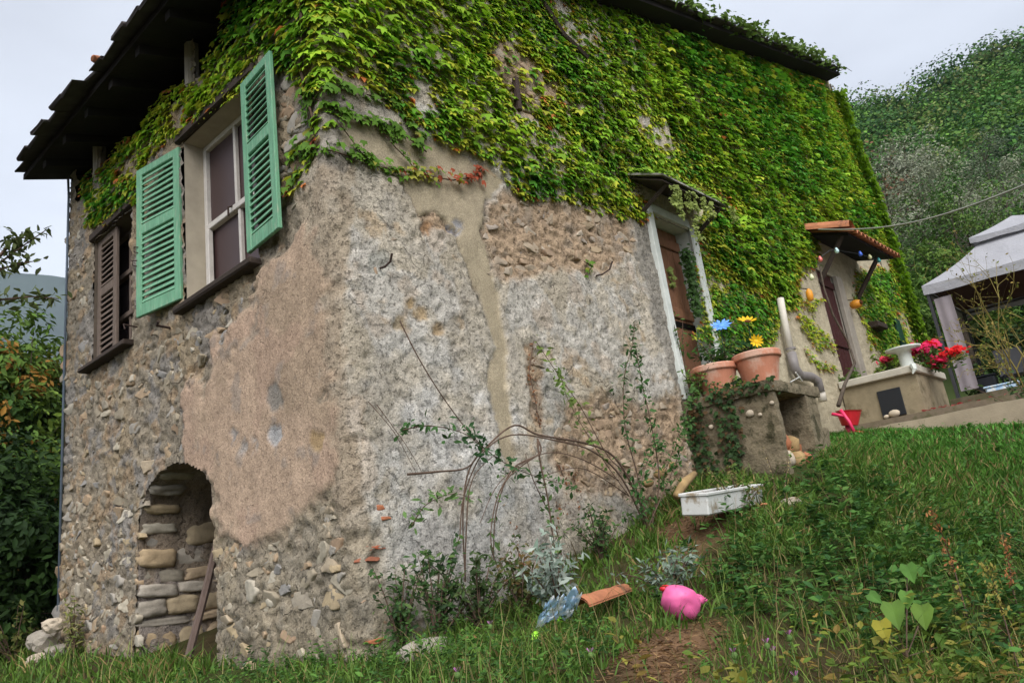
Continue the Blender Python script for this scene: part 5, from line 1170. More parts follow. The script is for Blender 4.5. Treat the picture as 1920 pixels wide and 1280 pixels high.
c2 = at(1418, 640, 'x', 4.85); daisy(c2, (-.7, -.5, .1), .08, M['yellow'], M['yellow'], 'small yellow flower at the rim of the front pot', (4.95, -.7, 2.15), cup=.5)
c3 = at(1352, 610, 'x', 4.95); daisy(c3, (-.55, -.35, .6), .12, M['blue_plastic'], M['blue_plastic'], 'blue artificial daisy above the back pot', (4.92, -.3, 2.1), cup=.1)
clump('pot_plant', (4.92, -.3, 2.14), .17, 420, .075, [(66, 104, 46), (82, 120, 52), (52, 88, 44)], 'bushy green plant filling the back terracotta pot', 'plant', 610, h=.42, stems=16)
clump('pot_plant', (4.98, -.62, 2.16), .09, 90, .11, [(44, 84, 44), (60, 100, 48)], 'broad dark leaves in the front terracotta pot', 'plant', 611, h=.26, stems=7)
clump('balsam_sprigs', (4.55, .0 - .03, 2.0), .13, 200, .055, [(64, 98, 46), (84, 116, 52)], 'leafy sprigs hanging in front of the brown door', 'plant', 612, h=.9, stems=9)
clump('hutch_weed', (4.42, -.18, 1.84), .10, 190, .06, [(92, 124, 56), (112, 140, 64)], 'pale green weed at the left end of the hutch top', 'weed', 613, h=.28, stems=10)
clump('hutch_weed', (4.45, -.62, 1.84), .14, 130, .05, [(84, 116, 44), (104, 132, 52)], 'low weed on the hutch edge in front of the pots', 'weed', 614, h=.09, stems=10)
b = MB(); p0 = at(1493, 698, 'y', -.35); b.tube([at(1482, 716, 'y', -.35), at(1500, 706, 'y', -.35)], .008, n=5); b.tube([at(1492, 698, 'y', -.35), at(1504, 714, 'y', -.35)], .012, n=5); setprops(b.build('pipe_bracket', M['white_plastic']), 'small white bracket lying on the hutch next to the downpipe elbow', 'bracket')
# toy barrow
tx = thing('toy_barrow', (7.3, -.75, 1.3), 'pink and red plastic toy barrow leaning by the planter', 'toy')
q = lambda px, py, x=7.3: at(px, py, 'x', x)
c0 = q(1590, 783); b = MB(); b.lathe(c0 - A(0, 0, .10), [(.10, 0), (.15, .17), (.165, .19), (.14, .19), (.09, .02)], n=18, M=Matrix.Rotation(.15, 3, 'X')); b.build('tray', M['red_plastic'], tx)
b = MB(); b.tube([q(1576, 768, 7.1), q(1592, 790, 7.1), q(1604, 815, 7.1)], .022, n=7); b.build('handle', M['magenta'], tx, smooth=True)
b = MB(); b.tube([q(1560, 776, 7.1), q(1585, 780, 7.1)], .022, n=7); b.build('handle', M['magenta'], tx, smooth=True)
b = MB(); b.tube([q(1588, 795), q(1592, 815)], .03, n=7); b.build('leg', M['magenta'], tx, smooth=True)
b = MB(); b.tube([q(1600, 808), q(1625, 812)], .018, n=7); b.build('foot_bar', M['red_plastic'], tx, smooth=True)
# wall lanterns, string lights, cable
for (px, py, mt, lab, h) in ((1518, 553, 'orange', 'yellow bottle shaped lantern hanging left of the dark red door', .17), (1605, 570, 'orange', 'round orange lantern hanging right of the dark red door', .13)):
    c = at(px, py, 'y', -.14); t = thing('wall_lantern', c, lab, 'lantern'); b = MB(); r = .055 if px < 1550 else .11
    b.lathe(c, [(.02, -h * .6), (r * .8, -h * .5), (r, -h * .1), (r * .9, h * .35), (r * .4, h * .55), (.02, h * .6)], n=16, cap1=True); b.build('body', M[mt], t, smooth=True)
    if px > 1550: b = MB(); b.blob(c + A(-.03, -.1, 0), (.045, .03, .045), seed=1); b.build('hole', M['brown'], t)
    b = MB(); b.tube([c + A(0, 0, h * .6), c + A(0, .12, h * .9)], .008, n=4); b.build('hook', M['iron'], t)
sl_ = thing('string_lights', at(1540, 480, 'y', -.5), 'string of coloured bulbs looped under the tiled porch roof', 'string lights'); b = MB()
LP = [(1535, 485), (1555, 470), (1568, 468), (1585, 472), (1612, 476), (1632, 482), (1650, 490)]; Q = [at(p[0], p[1], 'y', -.62) for p in LP]; b.tube(Q, .006, n=4); b.build('wire', M['flat_black'], sl_)
for i, (px, py, cc_) in enumerate(((1538, 486, (220, 120, 110)), (1569, 470, (190, 220, 220)), (1613, 476, (70, 110, 220)), (1631, 482, (210, 210, 160)), (1648, 488, (60, 150, 150)), (1522, 520, (210, 210, 170)))):
    c = at(px, py, 'y', -.62); b = MB(); b.lathe(c, [(.012, .05), (.02, .03), (.035, 0), (.03, -.03), (.005, -.045)], n=10); mm = material('bulb_%d' % i, s2l(*cc_), rough=.3, bump=0, var=.02, spec=.5); b.build('bulb', mm, sl_, smooth=True)
a_, b_ = at(1535, 430, 'y', -.3), dirpt(1990, 318, 9.0); b = MB(); b.tube([a_ + (b_ - a_) * t - A(0, 0, .22 * math.sin(math.pi * t)) for t in np.linspace(0, 1, 18)], .012, n=5)
setprops(b.build('overhead_cable', M['cable']), 'thin pale cable strung from the porch roof to the right', 'cable')

# ------------------------------------------------------------ grass and weeds
def blocked(x, y):
    b = (x > -.04) & (y > -.03) & (y < 5.3) & (x < 15.7)
    b |= (x > 4.36) & (x < 5.9) & (y > -1.08) | (x > 8.3) & (x < 14) & (y > -5.5) & (y < 0) | (x > 10.5) & (y > -8) & (y < -1.2)
    return b
def ground_pts(n, rmin, rmax, seed, a0=-14, a1=84, k=1.2):
    rng = np.random.default_rng(seed); u = rng.random(n); r = (rmin ** (2 - k) + u * (rmax ** (2 - k) - rmin ** (2 - k))) ** (1 / (2 - k)); a = np.radians(rng.uniform(a0, a1, n))
    x, y = EYE[0] + r * np.cos(a), EYE[1] + r * np.sin(a); ok = ~blocked(x, y); x, y, r = x[ok], y[ok], r[ok]; z = gzn(x, y)
    px, py, d = proj(np.c_[x, y, z]); wn_ = fbm(x, y, 2.3, 4, 9)
    soil = np.zeros(len(x))
    for p in SOIL: soil = np.maximum(soil, sm(sdf(p, px + 14 * wn_, py + 10 * wn_), -10, 8))
    return x, y, z, r, px, py, soil, rng
g1 = ground_pts(200000, 1.3, 15, 801); g2 = ground_pts(150000, 6.0, 14, 802, a0=-8, a1=34)
x, y, z, r, px, py, soil = [np.concatenate([g1[i], g2[i]]) for i in range(7)]; rng = g1[7]
patch = fbm(x, y, .9, 3, 44); patch2 = fbm(x, y, 3.2, 3, 45)
lush = sm(x * .8 - y * .0, 3.0, 6.5)                        # bright turf near the terrace
yel = sm(-(y + .25 * x), 1.9, 3.4) * sm(x, 0, 2)            # drier growth low on the right
keep = (rng.random(len(x)) > soil * .97) & (rng.random(len(x)) < .55 + .4 * lush + 1.0 * patch2 + .5 * patch)
x, y, z, r, patch, lush, yel = [q[keep] for q in (x, y, z, r, patch, lush, yel)]; n = len(x)
hgt = (.06 + .11 * rng.random(n) ** 2 + .09 * np.clip(patch, -.5, 1)) * (1 - .45 * lush) * np.clip(.55 + r * .06, .6, 1.1); wd = rng.uniform(.0025, .0055, n) * np.clip(r / 3.2, .8, 1.9)
aa = rng.uniform(0, 2 * np.pi, n); side = np.c_[np.cos(aa), np.sin(aa), 0 * aa]; lean = np.c_[rng.normal(0, .45, n), rng.normal(0, .45, n), 0 * aa]
B0 = np.c_[x, y, z - .01]; V = np.stack([B0 - side * wd[:, None], B0 + side * wd[:, None], B0 + lean * (hgt * .45)[:, None] + A(0, 0, 1) * (hgt * .6)[:, None] + side * (wd * .8)[:, None],
    B0 + lean * (hgt * .45)[:, None] + A(0, 0, 1) * (hgt * .6)[:, None] - side * (wd * .8)[:, None], B0 + lean * (hgt * 1.15)[:, None] + A(0, 0, 1) * (hgt * .95)[:, None]], 1).reshape(-1, 3)
i5 = np.arange(n)[:, None] * 5; F = np.vstack([np.c_[i5, i5 + 1, i5 + 2], np.c_[i5, i5 + 2, i5 + 3], np.c_[i5 + 3, i5 + 2, i5 + 4]])
t = rng.random((n, 1)); c = C_(70, 104, 36) * (1 - t) + C_(104, 136, 52) * t
c = c * (1 - lush[:, None]) + (C_(70, 126, 44) * (1 - t) + C_(92, 152, 56) * t) * lush[:, None]
c = c * (1 - .6 * yel[:, None]) + C_(118, 128, 52) * .6 * yel[:, None]
dry = (rng.random((n, 1)) < .07 + .1 * (patch[:, None] > .15)); c = np.where(dry, C_(156, 136, 88), c) * rng.uniform(.55, 1.15, (n, 1)) * .98
grass = npmesh('grass', V, F, M['grass'], col=np.repeat(c, 5, 0)); setprops(grass, 'tufted green grass covering the slope in front of the house', 'grass', kind='stuff'); print('blades', n)
# taller bent stalks and dry stems through the sward
x, y, z, r, px, py, soil, rng = ground_pts(15000, 2.0, 12, 805); k_ = (soil < .2) & (rng.random(len(x)) < .25 + .5 * sm(-y, .8, 1.8) * (1 - .7 * sm(x, 5, 7))); x, y, z, r = x[k_], y[k_], z[k_], r[k_]; n = len(x)
h_ = rng.uniform(.14, .42, n) * (1 - .5 * sm(x, 5, 7)); a = rng.uniform(0, 2 * np.pi, n); ld = np.c_[np.cos(a), np.sin(a), 0 * a]; wv = np.c_[-np.sin(a), np.cos(a), 0 * a] * (rng.uniform(.0012, .0028, n) * np.clip(r / 3.2, .9, 2.2))[:, None]; bend = rng.uniform(.25, 1.1, n)
lv_ = []
for t in (0, .35, .7, 1.0):
    c_ = np.c_[x, y, z] + ld * (h_ * bend * t ** 1.8)[:, None] + A(0, 0, 1) * (h_ * (t - .35 * bend * t * t))[:, None]; lv_ += [c_ - wv * (1.05 - t), c_ + wv * (1.05 - t)]
V = np.stack(lv_, 1).reshape(-1, 3); i8 = np.arange(n)[:, None] * 8; F = np.vstack([np.c_[i8 + k, i8 + k + 1, i8 + k + 3, i8 + k + 2] for k in (0, 2, 4)])
cc_ = np.array([C_(104, 128, 60), C_(84, 112, 48), C_(150, 138, 88), C_(128, 108, 72), C_(116, 136, 60)])[rng.integers(0, 5, n)] * rng.uniform(.7, 1.15, (n, 1))
setprops(npmesh('tall_grass', V, F, M['grass'], col=np.repeat(cc_, 8, 0)), 'taller bent grass stalks and dry stems standing above the turf', 'grass', kind='stuff')
# dry straw on the bare patches
x, y, z, r, px, py, soil, rng = ground_pts(60000, 2.0, 9, 803); k_ = soil > .25; x, y, z = x[k_], y[k_], z[k_]; n = len(x)
V, F = scatter(np.c_[x, y, z + rng.uniform(.002, .03, n)], rng.normal(0, .3, (n, 3)) + A(0, 0, 1), rng.normal(0, 1, (n, 3)) * A(1, 1, .1), rng.uniform(.02, .07, n), LNV * A(.35, 1, 1), LNF)
setprops(npmesh('straw_litter', V, F, M['grass'], col=np.repeat(np.array([C_(150, 120, 84), C_(110, 84, 60), C_(126, 96, 64), C_(88, 66, 48)])[rng.integers(0, 4, n)], 6, 0)), 'dry brown straw and leaf litter on the bare earth', 'litter', kind='stuff')
# broad leaved weeds
def weeds(n, seed, rmin, rmax, sel, hr, leafn, size, cols, name, label):
    x, y, z, r, px, py, soil, rng = ground_pts(n, rmin, rmax, seed, k=1.0); ok = (rng.random(len(x)) < sel(x, y, px, py)) & (soil < .3); x, y, z, r = x[ok], y[ok], z[ok], r[ok]; n = len(x)
    h_ = rng.uniform(*hr, n); lean = rng.normal(0, .25, (n, 2)); m = leafn; t = rng.random((n, m)) ** .7
    P = np.stack([x[:, None] + lean[:, :1] * h_[:, None] * t, y[:, None] + lean[:, 1:] * h_[:, None] * t, z[:, None] + h_[:, None] * t], -1)
    a = rng.uniform(0, 2 * np.pi, (n, m)); out = np.stack([np.cos(a), np.sin(a), 0 * a], -1); sz = size * rng.uniform(.5, 1.25, (n, m)) * (1.15 - .5 * t) * rng.uniform(.6, 1.25, (n, 1))
    P = P + out * (sz * .6)[..., None]; N_ = out * -.25 + A(0, 0, 1) + rng.normal(0, .28, (n, m, 3)); T_ = out + A(0, 0, -.15) + rng.normal(0, .2, (n, m, 3))
    cc_ = np.array([C_(*q) for q in cols])[rng.integers(0, len(cols), n)][:, None] * rng.uniform(.6, 1.2, (n, m, 1)) * 1.0
    V, F = scatter(P.reshape(-1, 3), N_.reshape(-1, 3), T_.reshape(-1, 3), sz.ravel(), LNV * A(1.25, 1, 1), LNF)
    st = np.stack([np.c_[x - .003, y, z], np.c_[x + .003, y, z], np.c_[x + lean[:, 0] * h_, y + lean[:, 1] * h_, z + h_]], 1).reshape(-1, 3)
    o = npmesh(name, np.vstack([V, st]), [tuple(f) for f in F.tolist()] + [(len(V) + 3 * i, len(V) + 3 * i + 1, len(V) + 3 * i + 2) for i in range(n)], M['leaf'], col=np.vstack([np.repeat(cc_.reshape(-1, 3), 6, 0), np.tile(C_(84, 104, 48), (3 * n, 1))]))
    setprops(o, label, 'weeds', kind='stuff')
weeds(4200, 811, 2.4, 8, lambda x, y, px, py: .95 * sm(x, .8, 2.2) * sm(-y, .9, 1.5) * (1 - sm(x, 5, 7)), (.12, .40), 14, .085, [(66, 106, 46), (78, 118, 52), (56, 94, 46), (90, 124, 56)], 'nettle_growth', 'nettle like weeds with broad toothed green leaves on the slope')
weeds(2400, 812, 2.0, 6.5, lambda x, y, px, py: .95 * sm(-(y + .15 * x), 1.9, 2.9), (.08, .40), 12, .065, [(118, 128, 48), (96, 120, 44), (132, 130, 56), (84, 104, 40), (142, 120, 60)], 'yellowing_weeds', 'yellowing low weeds at the bottom right of the slope')
weeds(5200, 813, 2.0, 6, lambda x, y, px, py: .9 * sm(-x, -2.0, .3) * sm(y, -2.4, -1.4) * (x > -1.2), (.05, .2), 9, .045, [(72, 112, 48), (92, 132, 56), (64, 98, 48)], 'low_weeds', 'low clover like weeds near the house corner')
weeds(2600, 814, 6, 13, lambda x, y, px, py: .8 * sm(x, 4.5, 6), (.04, .14), 8, .07, [(70, 124, 44), (88, 144, 54)], 'turf_weeds', 'bright green ground cover below the terrace')

def shrub(name, c, n, size, spread, h, cols, label, seed, cat='shrub', stems=14, lv=LNV, ltop=.15, dirv=(0, 0, 0)):
    rng = np.random.default_rng(seed); c = A(*c); t = thing(name, c, label, cat); b = MB(); tips = []
    for k in range(stems):
        e = c + A(rng.normal(0, spread[0]), rng.normal(0, spread[1]), h * rng.uniform(.45, 1.1)) + A(*dirv) * rng.uniform(.4, 1); m1 = c + (e - c) * .5 + A(0, 0, h * .2)
        pts = [c * (1 - q) ** 2 + m1 * 2 * q * (1 - q) + e * q * q for q in np.linspace(0, 1, 7)]; b.tube(pts, np.linspace(.008, .002, 7), n=4)
        for q in np.linspace(ltop, 1, 10): tips.append(c * (1 - q) ** 2 + m1 * 2 * q * (1 - q) + e * q * q)
    b.build('stems', M['twig'], t); tips = np.array(tips); P = tips[rng.integers(0, len(tips), n)] + rng.normal(0, size * .5, (n, 3))
    cc_ = np.array([C_(*q) for q in cols])[rng.integers(0, len(cols), n)] * rng.uniform(.65, 1.2, (n, 1))
    P[:, 2] = np.maximum(P[:, 2], gz(P[:, 0], P[:, 1]) + .02); P[:, 1] = np.where(P[:, 0] > 0, np.minimum(P[:, 1], -.02), P[:, 1])
    V, F = scatter(P, rng.normal(0, .5, (n, 3)) + A(-.2, -.25, .7), rng.normal(0, .6, (n, 3)) + A(0, 0, .2), size * rng.uniform(.6, 1.25, n), lv, LNF)
    npmesh('leaves', V, F, M['leaf'], t, col=np.repeat(cc_, 6, 0)); return t
DG = [(58, 88, 44), (72, 104, 52), (50, 76, 42), (88, 112, 58)]
def onw(px, py, yv=-.2): return at(px, py, 'y', yv)
for i, (px, yv, n, h, sp, cols, lab) in enumerate([
    (735, -.16, 260, .42, (.10, .07), DG, 'dark leafy bush hugging the foot of the house corner'),
    (800, -.3, 340, .5, (.16, .08), DG, 'leafy bush at the wall foot right of the corner bush'),
    (880, -.35, 330, .42, (.18, .10), [(70, 92, 50), (84, 100, 56), (60, 80, 44)], 'dusty green bush at the wall below the arching stems'),
    (960, -.45, 300, .36, (.16, .12), [(92, 96, 52), (74, 96, 46), (110, 92, 54)], 'brownish green weed clump beside the silver leaved branch'),
    (1120, -.30, 260, .34, (.18, .08), DG, 'green weed clump at the wall under the broken plaster'),
    (1400, -.95, 240, .34, (.16, .10), [(112, 124, 60), (92, 112, 52), (134, 124, 78)], 'straggly grass clump at the foot of the concrete hutch')]):
    xx = float(at(px, 1000, 'y', yv)[0]); shrub('wall_shrub', (xx, yv, G(xx, yv)), int(n * 1.7), .047, (sp[0] * 1.25, sp[1]), h * 1.15, cols, lab, 820 + i)
SLV = LNV * A(.75, 1.1, 1)
sv = at(1050, 1150, 'y', -.85); shrub('silver_shrub', (sv[0], -.85, G(sv[0], -.85)), 420, .065, (.14, .12), .42, [(146, 160, 146), (120, 138, 122), (164, 174, 162)], 'silver leaved shrub branch arching over the blue bag', 830, lv=SLV, dirv=(-.15, -.1, .1))
sv = at(1250, 1060, 'y', -1.2); shrub('silver_shrub', (sv[0], -1.2, G(sv[0], -1.2)), 340, .06, (.22, .12), .26, [(140, 154, 140), (118, 136, 118), (98, 122, 92)], 'pale silvery weed above the pink rubber toy', 831, lv=SLV)
sv = at(1200, 960, 'y', -.25)
# big arching shrub against the wall
sh = thing('arching_shrub', (3.3, -.3, .55), 'half bare shrub with long arching stems and a few leafy shoots against the wall', 'shrub')
ST = [([(1218,990),(1190,920),(1150,855),(1095,830),(1010,815),(965,797),(915,835),(880,880),(868,960),(872,1080)], .011), ([(1212,990),(1165,895),(1110,845),(1040,825),(960,815),(905,850),(870,930),(862,1010)], .009),
 ([(1215,985),(1195,890),(1172,800),(1170,710),(1186,645),(1190,605)], .007), ([(1222,985),(1236,900),(1222,800),(1204,720),(1192,650)], .008), ([(1216,985),(1262,880),(1290,800)], .006), ([(1216,985),(1185,900),(1140,855),(1090,765),(1045,700),(1005,640)], .006),
 ([(1180,930),(1130,860),(1070,760),(1050,700)], .004), ([(750,602),(790,680),(845,765),(900,832),(960,875),(1030,900),(1090,915)], .005), ([(690,752),(740,812),(780,886)], .003), ([(706,758),(762,835),(792,886)], .003), ([(764,889),(820,884),(876,876),(905,840)], .009),
 ([(1008,822),(1012,850),(960,880),(930,960),(925,1060)], .008), ([(1008,822),(1012,860),(1028,940),(1042,1040),(1060,1110)], .009), ([(1012,850),(945,905),(920,1000),(935,1070)], .006), ([(755,806),(805,798),(870,812),(905,840)], .005), ([(1180,930),(1100,880),(1040,885),(1000,905)], .005),
 ([(772,985),(800,945),(850,925),(890,935)], .004), ([(1218,990),(1232,930),(1256,860),(1288,770),(1302,730)], .005), ([(1160,900),(1090,860),(1020,850),(940,900),(900,980)], .005), ([(1214,990),(1200,930),(1215,860),(1240,830)], .006), ([(1060,1110),(1045,1000),(1000,900),(985,850)], .006), ([(872,1090),(874,1000),(885,900),(930,850)], .006)]
b = MB(); SP = {}
for i, (pl_, rr_) in enumerate(ST):
    yv = -.18 - .05 * (i % 5); Q = [at(p[0], p[1], 'y', yv - .05 * math.sin(k)) for k, p in enumerate(pl_)]
    # smooth the path
    QQ = []
    for k in range(len(Q) - 1):
        p0, p1, p2, p3 = Q[max(k - 1, 0)], Q[k], Q[k + 1], Q[min(k + 2, len(Q) - 1)]
        for t_ in np.linspace(0, 1, 6)[:-1]: QQ.append(.5 * ((2 * p1) + (-p0 + p2) * t_ + (2 * p0 - 5 * p1 + 4 * p2 - p3) * t_ ** 2 + (-p0 + 3 * p1 - 3 * p2 + p3) * t_ ** 3))
    QQ.append(Q[-1]); b.tube(QQ, np.linspace(rr_, rr_ * .45, len(QQ)), n=5); SP[i] = np.array(QQ)
b.build('stems', M['twig'], sh)
rng = np.random.default_rng(840); LP_, LC_ = [], []
for (i, f0, f1, m, cc_) in ((2, .3, 1, 110, (56, 90, 44)), (3, .35, 1, 120, (60, 96, 46)), (5, .55, 1, 60, (112, 132, 62)), (6, .3, 1, 70, (100, 126, 60)), (7, .42, .72, 110, (52, 88, 48)), (7, .72, 1, 30, (64, 96, 52)), (14, 0, .7, 50, (60, 94, 48)), (16, 0, 1, 55, (92, 122, 66)), (4, .2, 1, 120, (64, 98, 46)), (17, .3, 1, 110, (72, 106, 50)), (19, .1, 1, 120, (60, 94, 46)), (12, .3, 1, 40, (84, 112, 56)), (0, .0, .2, 60, (60, 94, 46)), (11, .5, 1, 30, (84, 112, 60)), (20, 0, .6, 40, (80, 110, 56))):
    Q = SP[i]; t = rng.uniform(f0, f1, m) * (len(Q) - 1.001); k_ = t.astype(int); p = Q[k_] + (Q[k_ + 1] - Q[k_]) * (t - k_)[:, None] + rng.normal(0, .035, (m, 3)); p[:, 1] = np.minimum(p[:, 1], -.06); LP_.append(p); LC_.append(C_(*cc_) * rng.uniform(.65, 1.25, (m, 1)))
P = np.vstack(LP_); m = len(P); V, F = scatter(P, rng.normal(0, .5, (m, 3)) + A(-.2, -.5, .6), rng.normal(0, .8, (m, 3)), .058 * rng.uniform(.6, 1.3, m), LNV, LNF)
npmesh('leaves', V, F, M['leaf'], sh, col=np.repeat(np.vstack(LC_), 6, 0))
# dead brown tendrils on the wall
dt = thing('dry_creeper', (2.6, -.05, .7), 'dead brown creeper clinging to the wall behind the arching stems', 'creeper'); b = MB(); Pd = []
for pl_ in ([(1048,870),(1062,910),(1058,950),(1072,1000)], [(1076,890),(1084,940),(1078,980)], [(1040,900),(1045,960),(1035,1000)], [(960,980),(965,1030),(975,1070)], [(1000,640),(992,700),(1002,740),(1012,800)]):
    Q = [at(p[0], p[1], 'y', -.03) for p in pl_]; b.tube(Q, .005, n=4)
    for k in range(len(Q) - 1):
        for t_ in rng.random(26): Pd.append(Q[k] * (1 - t_) + Q[k + 1] * t_)
b.build('stems', M['twig'], dt); P = np.array(Pd) + rng.normal(0, .02, (len(Pd), 3)); P[:, 1] = np.minimum(P[:, 1], -.03); m = len(P)
V, F = scatter(P, rng.normal(0, .5, (m, 3)) + A(0, -1, .2), rng.normal(0, 1, (m, 3)), .03 * rng.uniform(.6, 1.3, m), LNV, LNF); npmesh('leaves', V, F, M['leaf'], dt, col=np.repeat(np.where(rng.random((m, 1)) < .7, C_(138, 92, 60), C_(104, 70, 46)), 6, 0))

# heart leaved plant and other single weeds in the foreground
HV = np.array([(0, -.5, 0), (.32, -.62, .03), (.5, -.3, .05), (.36, .15, .03), (0, .7, -.08), (-.36, .15, .03), (-.5, -.3, .05), (-.32, -.62, .03), (0, -.05, -.03)])
HF = [(8, i, (i + 1) % 8) for i in range(8)]
hp = thing('heart_leaf_plant', at(1690, 1260, 'y', -2.7), 'plant with a few large heart shaped yellow green leaves at lower right', 'plant'); b = MB()
for (px, py, s_, col_, rot) in ((1677, 1150, .115, (92, 124, 48), .1), (1731, 1153, .115, (98, 128, 48), -.25), (1656, 1180, .09, (142, 136, 44), .2), (1700, 1122, .08, (92, 132, 52), -.6), (1706, 1072, .09, (84, 126, 50), .3), (1765, 1200, .07, (104, 140, 56), -.5), (1640, 1120, .06, (80, 120, 50), .8)):
    p = at(px, py, 'y', -2.75); nrm = (EYE - p) / np.linalg.norm(EYE - p) + A(0, 0, .5); tp = A(math.sin(rot), 0, -math.cos(rot)) 
    r_, t_, n_ = basis(nrm[None], tp[None]); Vl = p + s_ * .95 * (HV[:, :1] * r_ + HV[:, 1:2] * t_ + HV[:, 2:] * n_)
    npmesh('leaf', Vl, HF, M['leaf'], hp, col=C_(*col_) * (.75 + .35 * np.random.default_rng(int(px)).random((9, 1)))); b.tube([p - t_[0] * s_ * .45, p - t_[0] * s_ * .45 + A(.02, .02, -.06), at(1700, 1230, 'y', -2.7)], .003, n=4)
b.build('stems', M['twig'], hp)
M['thistle'] = material('thistle_flower', s2l(196, 130, 184), rough=.8, bump=0, var=.2, transl=.2); M['dgreenstem'] = material('green_stem', s2l(84, 112, 54), rough=.7, bump=0)
for i, (px, py, yv, lab) in enumerate([(1438, 1210, -2.3, 'pink thistle flower on the left of the lower middle group'), (1450, 1225, -2.3, 'second pink thistle head just below and right of the first'), (1377, 1228, -2.2, 'single pale pink thistle above the bare earth edge'), (1492, 1273, -2.5, 'large pink thistle at the bottom edge'), (1480, 1195, -2.4, 'faded brown pink thistle head above the others'), (858, 1265, -1.35, 'small mauve flower at the bottom edge near the house corner'), (1108, 1228, -1.7, 'tiny mauve flower head in grass left of the bare earth'), (920, 1175, -.9, 'mauve flower head beside the wall foot bushes')]):
    p = at(px, py, 'y', yv); t = thing('thistle', (p[0], p[1], G(p[0], p[1])), lab, 'wildflower'); b = MB(); b.blob(p, (.014, .014, .017), seed=i, amp=.3); b.build('bud', M['dgreenstem'], t)
    b = MB(); pz = Vector([float(v) for v in p])
    for k in range(14):
        a = random.uniform(0, 6.28); e = Vector((math.cos(a) * .016, math.sin(a) * .016, .03)); b.add([tuple(pz + Vector((0, 0, .008))), tuple(pz + e), tuple(pz + e + Vector((.006, .004, .003)))], [(0, 1, 2)])
    b.build('florets', M['thistle'], t); b = MB(); b.tube([p, p - A(.01, .01, .12), (p[0] - .03, p[1], min(p[2] - .05, G(p[0], p[1])))], .003, n=4); b.build('stem', M['dgreenstem'], t)
for i, (px0, py0, px1, py1, yv, lab) in enumerate([(1790, 1070, 1745, 955, -2.8, 'rust coloured dock seed stalk in the middle of the right slope'), (1900, 1110, 1880, 1000, -3.0, 'leaning rusty dock stalk near the right edge'), (1880, 1150, 1850, 1060, -3.1, 'yellowish seeding stalk at the right edge below the dock'), (1455, 925, 1435, 845, -1.15, 'pale dry grass stalk in front of the hutch pillar'), (1470, 920, 1478, 850, -1.2, 'second dry grass stalk near the pale boulder')]):
    a_, b_ = at(px0, py0, 'y', yv), at(px1, py1, 'y', yv - .05); t = thing('seed_stalk', a_, lab, 'stalk'); m1 = (a_ + b_) / 2 + A(.03, 0, .02); b = MB(); b.tube([a_ - A(0, 0, .25), a_, m1, b_], [.004, .004, .003, .002], n=4); b.build('stem', M['twig'], t)
    m = 90 if i < 3 else 26; tt_ = rng.random(m); P = a_ + (b_ - a_) * tt_[:, None] + rng.normal(0, .014, (m, 3)); V, F = scatter(P, rng.normal(0, 1, (m, 3)), rng.normal(0, .5, (m, 3)) + A(0, 0, 1), .022 * rng.uniform(.6, 1.3, m), LNV, LNF)
    npmesh('seeds', V, F, M['leaf'], t, col=np.repeat(C_(*((168, 112, 70) if i < 2 else (150, 140, 70) if i == 2 else (170, 152, 108))) * rng.uniform(.7, 1.2, (m, 1)), 6, 0))
# yellow twiggy shrub in front of the gazebo
tw = thing('twiggy_shrub', (8.0, -2.3, 1.0), 'sparse yellow green twiggy shrub in front of the gazebo', 'shrub'); b = MB(); rng = np.random.default_rng(860); tips = []
root = at(1925, 740, 'y', -2.35)
def grow_tw(p, d, ln, rad, lev):
    e = p + d * ln; m1 = (p + e) / 2 + rng.normal(0, ln * .07, 3); b.tube([p, m1, e], [rad, rad * .85, rad * .7], n=4)
    if lev >= 2: tips.extend([m1, e])
    if lev < 4:
        for k in range(3 if lev < 2 else 2):
            nd = d + rng.normal(0, .38, 3); nd /= np.linalg.norm(nd); grow_tw(e if k else m1, nd, ln * rng.uniform(.6, .85), rad * .62, lev + 1)
for (px, py) in ((1850, 610), (1830, 560), (1860, 660), (1895, 590)):
    e = at(px, py, 'y', -2.2); d = (e - root); ln = np.linalg.norm(d); grow_tw(root, d / ln, ln * .55, .014, 0)
M['yelltwig'] = material('yellow_green_twig', s2l(128, 116, 62), rough=.8, bump=0, var=.2); b.build('branches', M['yelltwig'], tw)
tips = np.array(tips); m = 620; P = tips[rng.integers(0, len(tips), m)] + rng.normal(0, .03, (m, 3)); V, F = scatter(P, rng.normal(0, .6, (m, 3)) + A(0, 0, .5), rng.normal(0, 1, (m, 3)), .05 * rng.uniform(.5, 1.2, m), LNV, LNF)
npmesh('leaves', V, F, M['leaf'], tw, col=np.repeat(np.array([C_(142, 144, 62), C_(120, 130, 56), C_(150, 132, 70)])[rng.integers(0, 3, m)] * rng.uniform(.7, 1.2, (m, 1)), 6, 0))
shrub('garden_shrub', (8.6, -2.6, G(8.6, -2.6)), 420, .07, (.3, .25), .75, [(58, 84, 40), (72, 98, 44), (48, 72, 36)], 'dark bushy shrub at the end of the terrace steps', 870, stems=20)

# ------------------------------------------------------------ things lying on the slope
def gp(px, py, yv):
    p = at(px, py, 'y', yv); return A(p[0], yv, G(p[0], yv))
